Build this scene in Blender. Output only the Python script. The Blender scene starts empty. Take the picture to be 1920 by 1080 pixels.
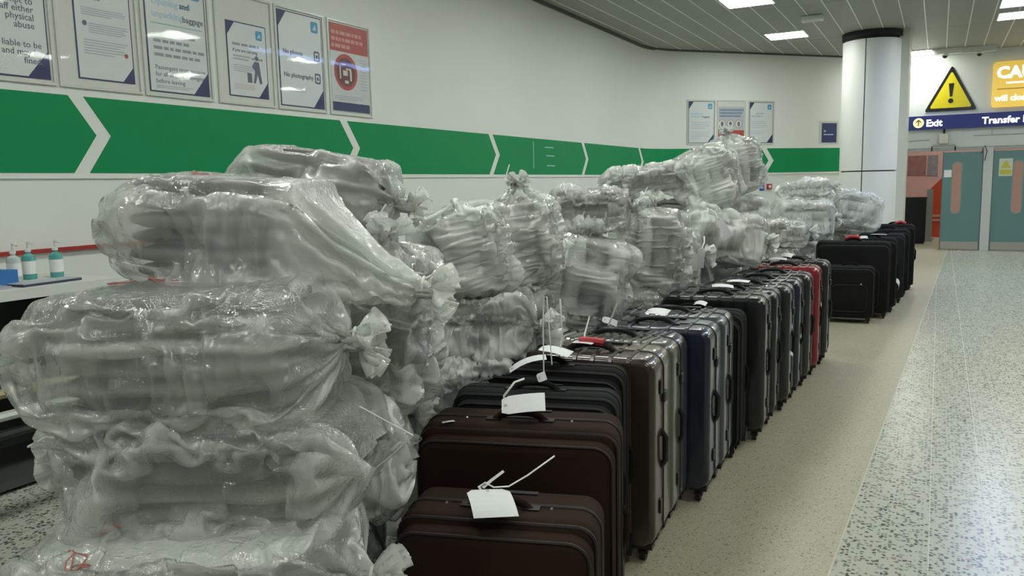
import bpy, bmesh, math, random
import numpy as np
from mathutils import Vector, Matrix, noise

# ------------------------------------------------------------------ camera, world, exposure
S = bpy.context.scene
COL = S.collection
R = math.radians
PI = math.pi

F_PX, CAM_H = 1490.0, 1.45
PITCH, ROLL, HEAD = R(7.36), -0.022, R(28.2)
fw = Vector((-math.sin(HEAD) * math.cos(PITCH), math.cos(HEAD) * math.cos(PITCH), -math.sin(PITCH)))
r0 = Vector((math.cos(HEAD), math.sin(HEAD), 0)); u0 = r0.cross(fw)
cr = math.cos(ROLL) * r0 + math.sin(ROLL) * u0
cu = -math.sin(ROLL) * r0 + math.cos(ROLL) * u0
cd = bpy.data.cameras.new('camera'); cam = bpy.data.objects.new('camera', cd); COL.objects.link(cam)
cd.sensor_width = 36.0; cd.lens = F_PX / 1920 * 36.0; cd.clip_start = 0.05; cd.clip_end = 100
cam.matrix_world = Matrix(((cr.x, cu.x, -fw.x, 0), (cr.y, cu.y, -fw.y, 0), (cr.z, cu.z, -fw.z, CAM_H), (0, 0, 0, 1)))
S.camera = cam

W = bpy.data.worlds.new('hall_ambient'); S.world = W; W.use_nodes = True
bg = W.node_tree.nodes['Background']; bg.inputs[0].default_value = (0.93, 1.0, 0.95, 1); bg.inputs[1].default_value = 0.15

S.view_settings.view_transform = 'Standard'; S.view_settings.look = 'None'
S.view_settings.gamma = 1.0; S.view_settings.use_curve_mapping = False
S.view_settings.exposure = 0.22
S.cycles.transparent_max_bounces = 24

LIGHT_STRENGTH = 28.0
random.seed(3)

# ------------------------------------------------------------------ materials
MATS = {}
def mat(name, color, rough=0.5, metal=0.0, var=0.06, scale=40.0, bump=0.0, bscale=200.0, spec=0.5, coat=0.0, emit=None, estr=0.0):
    if name in MATS: return MATS[name]
    m = bpy.data.materials.new(name); m.use_nodes = True
    nt = m.node_tree; N = nt.nodes; L = nt.links
    p = N['Principled BSDF']
    p.inputs['Roughness'].default_value = rough; p.inputs['Metallic'].default_value = metal
    p.inputs['Specular IOR Level'].default_value = spec
    p.inputs['Coat Weight'].default_value = coat; p.inputs['Coat Roughness'].default_value = 0.08
    tc = N.new('ShaderNodeTexCoord')
    n = N.new('ShaderNodeTexNoise'); n.inputs['Scale'].default_value = scale; n.inputs['Detail'].default_value = 3
    L.new(tc.outputs['Object'], n.inputs['Vector'])
    mx = N.new('ShaderNodeMix'); mx.data_type = 'RGBA'
    c = color
    mx.inputs['A'].default_value = tuple(max(0, x * (1 - var)) for x in c) + (1,)
    mx.inputs['B'].default_value = tuple(min(1, x * (1 + var)) for x in c) + (1,)
    L.new(n.outputs['Fac'], mx.inputs['Factor']); L.new(mx.outputs['Result'], p.inputs['Base Color'])
    if bump > 0:
        n2 = N.new('ShaderNodeTexNoise'); n2.inputs['Scale'].default_value = bscale
        L.new(tc.outputs['Object'], n2.inputs['Vector'])
        b = N.new('ShaderNodeBump'); b.inputs['Strength'].default_value = bump; b.inputs['Distance'].default_value = 0.002
        L.new(n2.outputs['Fac'], b.inputs['Height']); L.new(b.outputs['Normal'], p.inputs['Normal'])
    if emit:
        p.inputs['Emission Color'].default_value = tuple(emit) + (1,); p.inputs['Emission Strength'].default_value = estr
    MATS[name] = m
    return m

def terrazzo(name, base, chips, scale, thr, rough, spec=0.5):
    m = bpy.data.materials.new(name); m.use_nodes = True
    nt = m.node_tree; N = nt.nodes; L = nt.links; p = N['Principled BSDF']
    p.inputs['Roughness'].default_value = rough; p.inputs['Specular IOR Level'].default_value = spec
    tc = N.new('ShaderNodeTexCoord')
    cur = None
    col = N.new('ShaderNodeRGB'); col.outputs[0].default_value = tuple(base) + (1,)
    src = col.outputs[0]
    for i, (c, sc, t) in enumerate(chips):
        nz = N.new('ShaderNodeTexNoise'); nz.inputs['Scale'].default_value = sc * 1.6; nz.inputs['Detail'].default_value = 2
        mp = N.new('ShaderNodeMapping'); mp.inputs['Location'].default_value = (i * 3.1, i * 1.7, 0.3 * i)
        L.new(tc.outputs['Object'], mp.inputs['Vector']); L.new(mp.outputs[0], nz.inputs['Vector'])
        vo = N.new('ShaderNodeTexVoronoi'); vo.inputs['Scale'].default_value = sc
        ad = N.new('ShaderNodeMix'); ad.data_type = 'VECTOR'; ad.inputs['Factor'].default_value = 0.012
        L.new(mp.outputs[0], ad.inputs['A']); L.new(nz.outputs['Color'], ad.inputs['B'])
        L.new(ad.outputs['Result'], vo.inputs['Vector'])
        # random cell value picks which cells are chips; distance shapes them
        sep = N.new('ShaderNodeSeparateColor'); L.new(vo.outputs['Color'], sep.inputs[0])
        lt = N.new('ShaderNodeMath'); lt.operation = 'LESS_THAN'; lt.inputs[1].default_value = t
        L.new(sep.outputs[0], lt.inputs[0])
        ds = N.new('ShaderNodeMapRange'); ds.inputs['From Min'].default_value = 0.50; ds.inputs['From Max'].default_value = 0.38
        L.new(vo.outputs['Distance'], ds.inputs['Value'])
        ml = N.new('ShaderNodeMath'); ml.operation = 'MULTIPLY'; L.new(lt.outputs[0], ml.inputs[0]); L.new(ds.outputs[0], ml.inputs[1])
        mx = N.new('ShaderNodeMix'); mx.data_type = 'RGBA'; mx.inputs['B'].default_value = tuple(c) + (1,)
        L.new(ml.outputs[0], mx.inputs['Factor']); L.new(src, mx.inputs['A']); src = mx.outputs['Result']
    L.new(src, p.inputs['Base Color'])
    MATS[name] = m
    return m

def schlick(N, L, nrm, f0=0.045):
    lw = N.new('ShaderNodeLayerWeight'); lw.inputs['Blend'].default_value = 0.5
    if nrm is not None: L.new(nrm, lw.inputs['Normal'])
    pw = N.new('ShaderNodeMath'); pw.operation = 'POWER'; pw.inputs[1].default_value = 5.0; L.new(lw.outputs['Facing'], pw.inputs[0])
    ma = N.new('ShaderNodeMath'); ma.operation = 'MULTIPLY_ADD'; ma.inputs[1].default_value = 1 - f0; ma.inputs[2].default_value = f0
    L.new(pw.outputs[0], ma.inputs[0]); return ma.outputs[0]

def film_mat(name, tint, cover, rough=0.17, bscale=22.0, bstr=0.7):
    """thin frosted polythene: clear film + milky scatter + surface gloss"""
    m = bpy.data.materials.new(name); m.use_nodes = True
    nt = m.node_tree; N = nt.nodes; L = nt.links
    for n in list(N):
        if n.type == 'BSDF_PRINCIPLED': N.remove(n)
    out = [n for n in N if n.type == 'OUTPUT_MATERIAL'][0]
    tc = N.new('ShaderNodeTexCoord')
    nz = N.new('ShaderNodeTexNoise'); nz.inputs['Scale'].default_value = bscale; nz.inputs['Detail'].default_value = 4
    nz.inputs['Roughness'].default_value = 0.6; nz.inputs['Distortion'].default_value = 1.2
    L.new(tc.outputs['Object'], nz.inputs['Vector'])
    rid = N.new('ShaderNodeMath'); rid.operation = 'ABSOLUTE'
    sb = N.new('ShaderNodeMath'); sb.operation = 'SUBTRACT'; sb.inputs[1].default_value = 0.5
    L.new(nz.outputs['Fac'], sb.inputs[0]); L.new(sb.outputs[0], rid.inputs[0])
    bp = N.new('ShaderNodeBump'); bp.inputs['Strength'].default_value = bstr; bp.inputs['Distance'].default_value = 0.02
    L.new(rid.outputs[0], bp.inputs['Height'])
    tr = N.new('ShaderNodeBsdfTransparent'); tr.inputs[0].default_value = (0.96, 0.97, 0.965, 1)
    df = N.new('ShaderNodeBsdfDiffuse'); df.inputs[0].default_value = tuple(tint) + (1,)
    tl = N.new('ShaderNodeBsdfTranslucent'); tl.inputs[0].default_value = tuple(tint) + (1,)
    m1 = N.new('ShaderNodeMixShader'); m1.inputs[0].default_value = 0.28
    L.new(df.outputs[0], m1.inputs[1]); L.new(tl.outputs[0], m1.inputs[2])
    # cloudiness varies over the film
    n3 = N.new('ShaderNodeTexNoise'); n3.inputs['Scale'].default_value = 6.0; L.new(tc.outputs['Object'], n3.inputs['Vector'])
    mr = N.new('ShaderNodeMapRange'); mr.inputs['From Min'].default_value = 0.3; mr.inputs['From Max'].default_value = 0.7
    mr.inputs['To Min'].default_value = cover - 0.10; mr.inputs['To Max'].default_value = cover + 0.10
    L.new(n3.outputs['Fac'], mr.inputs['Value'])
    # frosted film reads clear where it touches its contents and cloudy where it hangs free
    at = N.new('ShaderNodeAttribute'); at.attribute_name = 'slack'
    sk = N.new('ShaderNodeMapRange'); sk.inputs['To Min'].default_value = 0.50; sk.inputs['To Max'].default_value = 1.40
    L.new(at.outputs['Fac'], sk.inputs['Value'])
    mm = N.new('ShaderNodeMath'); mm.operation = 'MULTIPLY'; L.new(mr.outputs[0], mm.inputs[0]); L.new(sk.outputs[0], mm.inputs[1])
    m2 = N.new('ShaderNodeMixShader'); L.new(mm.outputs[0], m2.inputs[0])
    L.new(tr.outputs[0], m2.inputs[1]); L.new(m1.outputs[0], m2.inputs[2])
    gl = N.new('ShaderNodeBsdfGlossy'); gl.inputs['Roughness'].default_value = rough; gl.inputs[0].default_value = (1, 1, 1, 1)
    L.new(bp.outputs[0], gl.inputs['Normal'])
    m3 = N.new('ShaderNodeMixShader'); L.new(schlick(N, L, bp.outputs[0], 0.13), m3.inputs[0])
    L.new(m2.outputs[0], m3.inputs[1]); L.new(gl.outputs[0], m3.inputs[2])
    L.new(m3.outputs[0], out.inputs['Surface'])
    MATS[name] = m
    return m

def emis(name, color, strength):
    return mat(name, (0.8, 0.8, 0.8), 0.5, emit=color, estr=strength)

white_wall = mat('painted_wall', (0.72, 0.74, 0.70), 0.55, var=0.02, scale=3, bump=0.05, bscale=300)
wall_lower = mat('wall_lower_paint', (0.74, 0.76, 0.72), 0.5, var=0.02, scale=3)
green = mat('green_vinyl', (0.006, 0.245, 0.085), 0.55, var=0.05, scale=6, spec=0.2)
white_vinyl = mat('white_vinyl', (0.74, 0.76, 0.74), 0.45, var=0.02)
ceil_m = mat('ceiling_panel_metal', (0.30, 0.31, 0.275), 0.6, var=0.05, scale=5)
rail_m = mat('ceiling_rail_metal', (0.80, 0.82, 0.74), 0.4, var=0.03)
floor_beige = terrazzo('beige_terrazzo', (0.41, 0.385, 0.28), [((0.17, 0.16, 0.11), 150, 0.22), ((0.52, 0.50, 0.40), 120, 0.15), ((0.10, 0.10, 0.08), 95, 0.03)], 1, 1, 0.38)
floor_grey = terrazzo('speckled_terrazzo', (0.46, 0.475, 0.40), [((0.30, 0.325, 0.28), 46, 0.30), ((0.13, 0.155, 0.13), 64, 0.34), ((0.055, 0.07, 0.058), 56, 0.24), ((0.30, 0.22, 0.16), 40, 0.03)], 1, 1, 0.27)
joint_m = mat('floor_divider_metal', (0.55, 0.54, 0.45), 0.4, metal=0.3)
black_m = mat('black_plastic', (0.009, 0.009, 0.010), 0.35, var=0.15)
blackrub = mat('black_rubber', (0.015, 0.015, 0.015), 0.7)
chrome = mat('chrome', (0.75, 0.75, 0.76), 0.15, metal=1.0)
paper = mat('white_tag_paper', (0.78, 0.80, 0.80), 0.6, var=0.03)
strap_m = mat('white_tag_strap', (0.80, 0.80, 0.76), 0.5)
film_a = film_mat('frosted_polythene', (0.93, 0.95, 0.91), 0.50)
film_b = film_mat('milky_polythene', (0.94, 0.96, 0.92), 0.64)
film_c = film_mat('crisp_polythene', (0.94, 0.96, 0.93), 0.50, rough=0.13, bscale=30, bstr=1.0)
garm = [mat('grey_cloth', (0.23, 0.24, 0.22), 0.9, var=0.2, scale=14), mat('dark_grey_cloth', (0.075, 0.08, 0.078), 0.9, var=0.2, scale=14),
        mat('pale_grey_cloth', (0.68, 0.70, 0.66), 0.9, var=0.15, scale=14), mat('olive_grey_cloth', (0.28, 0.29, 0.22), 0.9, var=0.2, scale=14)]
marker = mat('red_marker', (0.55, 0.20, 0.18), 0.6)
alu = mat('brushed_frame', (0.55, 0.57, 0.54), 0.35, metal=0.4)
navy = mat('navy_print', (0.035, 0.045, 0.13), 0.4)
print_white = mat('poster_paper', (0.66, 0.70, 0.69), 0.35, var=0.02)
print_text = mat('poster_text', (0.13, 0.15, 0.20), 0.5)
print_faint = mat('poster_small_text', (0.42, 0.46, 0.50), 0.5)
print_blue = mat('poster_blue', (0.07, 0.33, 0.52), 0.4)
print_pale = mat('poster_pale_blue', (0.42, 0.58, 0.68), 0.4)
print_red = mat('poster_red', (0.42, 0.07, 0.05), 0.4)
print_cream = mat('poster_cream', (0.62, 0.58, 0.55), 0.4)
acrylic_edge = mat('poster_frame', (0.60, 0.62, 0.57), 0.25)

def glass_mat(name):
    m = bpy.data.materials.new(name); m.use_nodes = True
    N = m.node_tree.nodes; L = m.node_tree.links
    for n in list(N):
        if n.type == 'BSDF_PRINCIPLED': N.remove(n)
    out = [n for n in N if n.type == 'OUTPUT_MATERIAL'][0]
    tr = N.new('ShaderNodeBsdfTransparent'); gl = N.new('ShaderNodeBsdfGlossy'); gl.inputs['Roughness'].default_value = 0.03
    tc = N.new('ShaderNodeTexCoord'); nz = N.new('ShaderNodeTexNoise'); nz.inputs['Scale'].default_value = 5
    bp = N.new('ShaderNodeBump'); bp.inputs['Strength'].default_value = 0.03; bp.inputs['Distance'].default_value = 0.02
    L.new(tc.outputs['Object'], nz.inputs['Vector']); L.new(nz.outputs['Fac'], bp.inputs['Height'])
    L.new(bp.outputs[0], gl.inputs['Normal'])
    mx = N.new('ShaderNodeMixShader'); L.new(schlick(N, L, bp.outputs[0], 0.014), mx.inputs[0]); L.new(tr.outputs[0], mx.inputs[1]); L.new(gl.outputs[0], mx.inputs[2])
    L.new(mx.outputs[0], out.inputs['Surface'])
    MATS[name] = m
    return m
acrylic = glass_mat('clear_acrylic')

# ------------------------------------------------------------------ mesh helpers
def tag(o, label=None, cat=None, group=None, kind=None):
    if label: o['label'] = label
    if cat: o['category'] = cat
    if group: o['group'] = group
    if kind: o['kind'] = kind
    return o
def empty(name, loc=(0, 0, 0), rz=0.0, rot=None):
    o = bpy.data.objects.new(name, None); COL.objects.link(o); o.empty_display_size = 0.1
    o.location = loc; o.rotation_euler = rot if rot else (0, 0, rz)
    return o
def link_mesh(name, me, m, parent=None, loc=(0, 0, 0), rot=(0, 0, 0), scale=(1, 1, 1)):
    o = bpy.data.objects.new(name, me); COL.objects.link(o)
    if m is not None and len(me.materials) == 0: me.materials.append(m)
    o.location = loc; o.rotation_euler = rot; o.scale = scale
    if parent: o.parent = parent
    return o
def mesh(name, verts, faces, smooth=False):
    me = bpy.data.meshes.new(name); me.from_pydata([tuple(v) for v in verts], [], faces); me.update()
    if smooth: me.polygons.foreach_set('use_smooth', [True] * len(me.polygons))
    return me
def fix(me):
    b = bmesh.new(); b.from_mesh(me); bmesh.ops.recalc_face_normals(b, faces=b.faces)
    for e in b.edges:
        if len(e.link_faces) == 2 and e.calc_face_angle(0) > 0.75: e.smooth = False
    b.to_mesh(me); b.free(); return me

class MB:
    def __init__(s): s.v = []; s.f = []; s.sm = []
    def add(s, vs, fs, smooth=False, M=None):
        k = len(s.v)
        s.v += [tuple(M @ Vector(v)) if M is not None else tuple(v) for v in vs]
        s.f += [tuple(i + k for i in f) for f in fs]; s.sm += [smooth] * len(fs)
        return s
    def box(s, c, d, M=None):
        x, y, z = d[0] / 2, d[1] / 2, d[2] / 2
        vs = [(c[0] + i * x, c[1] + j * y, c[2] + k * z) for i in (-1, 1) for j in (-1, 1) for k in (-1, 1)]
        return s.add(vs, [(0, 1, 3, 2), (4, 6, 7, 5), (0, 4, 5, 1), (2, 3, 7, 6), (0, 2, 6, 4), (1, 5, 7, 3)], False, M)
    def b2(s, lo, hi, M=None):
        return s.box([(a + b) / 2 for a, b in zip(lo, hi)], [abs(b - a) for a, b in zip(lo, hi)], M)
    def tube(s, pts, r, n=8, close=False, M=None, caps=True, flat=1.0, up=(0, 0, 1)):
        pts = [Vector(p) for p in pts]; m = len(pts); vs = []; fs = []
        for i, p in enumerate(pts):
            a = pts[(i - 1) % m] if (i > 0 or close) else pts[i]; b = pts[(i + 1) % m] if (i < m - 1 or close) else pts[i]
            t = (b - a).normalized(); w = Vector(up)
            if abs(t.dot(w)) > 0.95: w = Vector((1, 0, 0)) if abs(t.x) < 0.9 else Vector((0, 1, 0))
            e1 = t.cross(w).normalized(); e2 = e1.cross(t)
            rr = r[i] if isinstance(r, (list, tuple)) else r
            for k in range(n):
                q = 2 * PI * k / n; vs.append(p + e1 * math.cos(q) * rr + e2 * math.sin(q) * rr * flat)
        for i in range(m if close else m - 1):
            for k in range(n):
                a = i * n + k; b = i * n + (k + 1) % n; c = ((i + 1) % m) * n + (k + 1) % n; d = ((i + 1) % m) * n + k
                fs.append((a, b, c, d))
        if caps and not close:
            fs.append(tuple(range(n))[::-1]); fs.append(tuple((m - 1) * n + k for k in range(n)))
        return s.add(vs, fs, True, M)
    def lathe(s, prof, n=20, M=None, caps=True):
        vs = []; fs = []
        for (r, z) in prof:
            for k in range(n):
                q = 2 * PI * k / n; vs.append((r * math.cos(q), r * math.sin(q), z))
        for i in range(len(prof) - 1):
            for k in range(n):
                fs.append((i * n + k, i * n + (k + 1) % n, (i + 1) * n + (k + 1) % n, (i + 1) * n + k))
        if caps: fs.append(tuple(range(n))[::-1]); fs.append(tuple((len(prof) - 1) * n + k for k in range(n)))
        return s.add(vs, fs, True, M)
    def prism(s, poly, z0, z1, M=None, smooth=False):
        n = len(poly); vs = [(x, y, z0) for x, y in poly] + [(x, y, z1) for x, y in poly]
        fs = [tuple(range(n))[::-1], tuple(range(n, 2 * n))] + [(i, (i + 1) % n, n + (i + 1) % n, n + i) for i in range(n)]
        return s.add(vs, fs, smooth, M)
    def me(s, name):
        m = bpy.data.meshes.new(name); m.from_pydata(s.v, [], s.f); m.update()
        m.polygons.foreach_set('use_smooth', s.sm); fix(m); return m
    def build(s, name, m, parent=None, loc=(0, 0, 0), rot=(0, 0, 0)):
        return link_mesh(name, s.me(name), m, parent, loc, rot)

def rrect(w, h, r, n=6):
    r = max(min(r, w / 2 - 1e-4, h / 2 - 1e-4), 1e-4); p = []
    for cx, cy, a in ((w / 2 - r, h / 2 - r, 0), (-w / 2 + r, h / 2 - r, 90), (-w / 2 + r, -h / 2 + r, 180), (w / 2 - r, -h / 2 + r, 270)):
        for k in range(n + 1):
            q = R(a + 90 * k / n); p.append((cx + r * math.cos(q), cy + r * math.sin(q)))
    return p
def rounded_slab(w, d, h, r, e, n=6, m=4, e_back=None):
    """box w (x) by d (y) by h (z), base at z=0, corners r in the xz outline, edges e front (-y), e_back back"""
    eb = e if e_back is None else e_back
    # front edge: y from -d/2 (inset e) to -d/2+e (inset 0)
    rings = [(-d / 2 + e * (1 - math.cos(PI / 2 * k / m)), e * (1 - math.sin(PI / 2 * k / m))) for k in range(m + 1)]
    rings += [(d / 2 - eb * (1 - math.cos(PI / 2 * k / m)), eb * (1 - math.sin(PI / 2 * k / m))) for k in range(m, -1, -1)]
    vs = []; fs = []
    for (y, ins) in rings:
        P = rrect(w - 2 * ins, h - 2 * ins, r - ins, n); c = len(P)
        vs += [(x, y, z + h / 2) for x, z in P]
    c = len(P)
    for i in range(len(rings) - 1):
        for k in range(c):
            fs.append((i * c + k, i * c + (k + 1) % c, (i + 1) * c + (k + 1) % c, (i + 1) * c + k))
    fs.append(tuple(range(c))); fs.append(tuple((len(rings) - 1) * c + k for k in range(c))[::-1])
    return vs, fs

def text_mesh(name, body, size, m, parent, M, align='LEFT', bold=0.0, extrude=0.0008, xs=1.0):
    cu_ = bpy.data.curves.new('t', 'FONT'); cu_.body = body; cu_.size = size; cu_.align_x = align; cu_.extrude = extrude; cu_.offset = bold
    cu_.resolution_u = 2
    o = bpy.data.objects.new('t', cu_); me = bpy.data.meshes.new_from_object(o); me.name = name
    bpy.data.objects.remove(o); bpy.data.curves.remove(cu_)
    me.materials.clear(); me.transform(Matrix.Scale(xs, 4, (1, 0, 0)))
    ob = link_mesh(name, me, m, parent); ob.matrix_local = M
    return ob

# ------------------------------------------------------------------ setting: walls
H = 3.8
WX = -4.62
C0 = np.array([-4.64, 13.95]); DIR2 = np.array([0.67788, 0.73517])
# wall path (plan): straight along y, rounded corner, diagonal
TL = 0.55
cor = []
pA = np.array([WX, 13.97 - TL]); pB = np.array([WX, 13.97]); pC = pB + DIR2 * TL
for k in range(13):
    t = k / 12; cor.append((1 - t) ** 2 * pA + 2 * t * (1 - t) * pB + t * t * pC)
PATH = [np.array([WX, -3.0])] + cor + [pB + DIR2 * 5.25]
PATH = np.array(PATH); SEG = np.linalg.norm(np.diff(PATH, axis=0), axis=1); CUM = np.concatenate([[0], np.cumsum(SEG)])
S_CORNER0 = CUM[1]; S_CORNER1 = CUM[13]
def wpt(s, off=0.0):
    i = int(np.clip(np.searchsorted(CUM, s, side='right') - 1, 0, len(SEG) - 1)); d = (PATH[i + 1] - PATH[i]) / SEG[i]
    p = PATH[i] + d * (s - CUM[i]); n = np.array([d[1], -d[0]])
    return p + n * off
def wall_slab(name, s0, s1, z0, z1, o0, o1, m, kind=None, parent=None):
    ss = sorted(set([s0, s1] + [float(c) for c in CUM if s0 < c < s1])); vs = []; fs = []
    for s in ss:
        a = wpt(min(max(s, s0 + 1e-6), s1 - 1e-6), o0); b = wpt(min(max(s, s0 + 1e-6), s1 - 1e-6), o1)
        vs += [(a[0], a[1], z0), (b[0], b[1], z0), (b[0], b[1], z1), (a[0], a[1], z1)]
    for i in range(len(ss) - 1):
        k = 4 * i
        for j in range(4): fs.append((k + j, k + (j + 1) % 4, k + 4 + (j + 1) % 4, k + 4 + j))
    fs += [(0, 1, 2, 3), tuple(len(vs) - 4 + j for j in (3, 2, 1, 0))]
    me = fix(mesh(name, vs, fs)); o = link_mesh(name, me, m, parent)
    if kind: o['kind'] = kind
    return o
S_MID = (S_CORNER0 + S_CORNER1) / 2; S_END = CUM[-1]
wall_left = wall_slab('wall_left', 0, S_MID, 0, H, -0.15, 0, white_wall, 'structure')
wall_back = wall_slab('wall_back', S_MID, S_END, 0, H, -0.15, 0, white_wall, 'structure')
def y2s(y): return y + 3.0            # straight stretch
def d2s(d): return S_CORNER1 + d - TL  # distance along the diagonal from the corner point
# green way-finding stripe, chevron-ended pieces
BZ0, BZ1 = 1.582, 2.043
CH = 0.165
def band(s0, s1, chev0, chev1, parent):
    zm = (BZ0 + BZ1) / 2
    ss = [s0] + [float(c) for c in CUM if s0 + CH + .02 < c < s1 - .02] + [s1]
    top = []; mid = []; bot = []
    vs = []
    for s in ss:
        o = 0.003
        dm = (CH if chev0 and s == s0 else 0) + (CH if chev1 and s == s1 else 0)
        for (z, d) in ((BZ1, 0), (zm, dm), (BZ0, 0)):
            p = wpt(s + d, o); vs.append((p[0], p[1], z))
        for (z, d) in ((BZ1, 0), (zm, dm), (BZ0, 0)):
            p = wpt(s + d, 0.0); vs.append((p[0], p[1], z))
    fs = []
    for i in range(len(ss) - 1):
        k = 6 * i
        fs += [(k, k + 6, k + 7, k + 1), (k + 1, k + 7, k + 8, k + 2), (k, k + 3, k + 9, k + 6), (k + 2, k + 8, k + 11, k + 5)]
    e = len(vs) - 6
    fs += [(0, 1, 4, 3), (1, 2, 5, 4), (e, e + 3, e + 4, e + 1), (e + 1, e + 4, e + 5, e + 2)]
    return link_mesh('green_stripe', fix(mesh('green_stripe', vs, fs)), green, parent)
GAP = 0.10
marks = [3.045, 5.512, 8.12, 10.85]
band(y2s(0.2), y2s(marks[0]), False, True, wall_left)
for a, b in zip(marks[:-1], marks[1:]): band(y2s(a + GAP), y2s(b), True, True, wall_left)
band(y2s(marks[3] + GAP), y2s(13.35), True, True, wall_left)
band(y2s(13.45), S_MID + .02, True, False, wall_left)
band(S_MID + .02, d2s(2.39), False, True, wall_back)
band(d2s(2.51), d2s(4.35), True, False, wall_back)
for nm, a, b in (('trim_1', 0, S_MID), ('trim_2', S_MID, S_END)):
    wall_slab(nm, a, b, 1.548, 1.572, 0.0, 0.012, wall_lower, 'structure')
# faint white lines printed on the stripe (three short dashes and a tall thin rule)
for (y, z) in ((9.75, 1.94), (9.78, 1.83), (9.8, 1.70)):
    wall_slab('stripe_lettering', y2s(y - .13), y2s(y + .13), z - .006, z + .006, 0.003, 0.004, print_pale, None, wall_left)
wall_slab('stripe_lettering', y2s(9.27), y2s(9.285), 1.66, 2.0, 0.003, 0.004, print_pale, None, wall_left)
wall_slab('trim_3', 0, S_MID, H - .045, H, 0.0, 0.03, mat('shadow_gap', (0.10, 0.10, 0.09), 0.8), 'structure')
wall_slab('trim_4', S_MID, S_END, H - .03, H, 0.0, 0.03, mat('shadow_gap', (0.10, 0.10, 0.09), 0.8), 'structure')
# red bumper rail on the left wall behind the desk
wall_slab('trim_5', y2s(0.6), y2s(4.3), 1.118, 1.142, 0.0, 0.03, mat('red_rail', (0.33, 0.03, 0.025), 0.4), 'structure')

# ------------------------------------------------------------------ floor
def poly_floor(name, pts, m, z=0.0, th=0.1):
    mb = MB(); mb.prism(pts, z - th, z); return tag(mb.build(name, m), kind='structure')
def xs(y): return -0.30 + 0.034 * (y - 2.97)
poly_floor('floor', [(xs(-4), -4), (9, -4), (9, 26), (xs(26) , 26)], floor_grey)
poly_floor('floor_beige', [(-1.55, -4), (xs(-4), -4), (xs(26), 26), (-1.55, 26)], floor_beige)
poly_floor('floor_left', [(-6, -4), (-1.55, -4), (-1.55, 26), (-6, 26)], floor_grey)
for i, (xa, xb, w) in enumerate(((xs(-4), xs(17.8), 0.0035), (0.02, 0.03, 0.0012), (0.22, 0.26, 0.0012))):
    mb = MB(); mb.prism([(xa - w, -4), (xa + w, -4), (xb + w, 17.8), (xb - w, 17.8)], 0.0, 0.0012)
    tag(mb.build('trim_%d' % (6 + i), joint_m), kind='structure')

# ------------------------------------------------------------------ ceiling: planks on white rails
YD = 17.82
ceiling = MB().b2((-5, -4, H + 0.03), (9, 26, H + 0.1)).build('ceiling', mat('ceiling_void', (0.08, 0.08, 0.075), 0.9)); ceiling['kind'] = 'structure'
PW = 0.30
plank = MB(); plank.b2((0.006, 0.004, 0.0), (PW - 0.006, 2.996, 0.02)); plank_me = plank.me('ceiling_panel')
rail = MB(); rail.b2((-0.007, -4, -0.004), (0.007, YD, 0.012)); rail_me = rail.me('ceiling_rail')
X0 = -4.78
for i in range(34):
    for j in range(8):
        link_mesh('ceiling_panel', plank_me, ceil_m, ceiling, (X0 + i * PW, YD - 3 * (j + 1), H + random.uniform(-.001, .001)))
    link_mesh('ceiling_rail', rail_me, rail_m, ceiling, (X0 + i * PW, 0, H))

# ------------------------------------------------------------------ door wall
dwall = MB()
dwall.b2((-1.3, YD, 1.99), (7.5, YD + .2, H))
dwall.b2((-1.3, YD, 0), (-0.80, YD + .2, 1.99))
dwall.b2((2.6, YD, 0), (7.5, YD + .2, 1.99))
wall_far = tag(dwall.build('wall_far', white_wall), kind='structure')
frame_m = mat('door_frame_paint', (0.55, 0.57, 0.55), 0.4)
fr = MB(); fr.b2((-0.80, YD - .03, 1.935), (2.6, YD + .15, 1.985)); fr.b2((-0.80, YD - .02, 0), (-0.72, YD + .15, 1.93))
tag(fr.build('trim_9', mat('lintel_paint', (0.36, 0.38, 0.37), 0.4)), kind='structure')
tag(MB().b2((0.735, YD - .05, 0), (0.89, YD + .15, 1.98)).build('door_post', frame_m), 'white steel post between the two teal doors', 'door post', kind='structure')
teal = mat('teal_door', (0.125, 0.235, 0.235), 0.4, var=0.04)
slit_m = mat('vision_panel_glass', (0.46, 0.27, 0.22), 0.15)
kick = mat('door_kick_plate', (0.42, 0.40, 0.36), 0.35, metal=0.5)
def door(name, x0, x1, sx, label):
    o = empty(name, ((x0 + x1) / 2, YD - .02, 0)); w = x1 - x0; o['kind'] = 'structure'
    MB().b2((-w / 2, 0, 0.01), (w / 2, .045, 1.90)).build('door_leaf', teal, o)
    MB().b2((-w / 2 + .01, -.003, 0.02), (w / 2 - .01, 0, 0.17)).build('kick_plate', kick, o)
    P = rrect(.185, 1.02, .09, 8); mb = MB(); mb.prism(P, 0, .006, Matrix.Translation((sx, 0, 1.21)) @ Matrix.Rotation(R(90), 4, 'X'))
    mb.build('vision_frame', mat('vision_frame', (0.20, 0.30, 0.30), 0.4), o)
    P = rrect(.15, .98, .075, 8); mb = MB(); mb.prism(P, .004, .009, Matrix.Translation((sx, 0, 1.21)) @ Matrix.Rotation(R(90), 4, 'X'))
    mb.build('vision_panel', slit_m, o)
    MB().b2((-w / 2 - .012, -.004, 0), (-w / 2, .05, 1.92)).build('edge_strip', mat('door_edge', (0.10, 0.13, 0.13), 0.5), o)
    MB().b2((w / 2 - .0, -.004, 0), (w / 2 + .012, .05, 1.92)).build('edge_strip', mat('door_edge', (0.10, 0.13, 0.13), 0.5), o)
    cl = MB(); cl.tube([(w / 2 - .02, -.02, 1.86), (w / 2 - .01, -.10, 1.95), (w / 2 + .02, -.12, 2.0), (w / 2 + .06, -.08, 1.9), (w / 2 + .03, -.05, 1.72)], .008, 6)
    cl.build('closer_cable', black_m, o)
    return o
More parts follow.
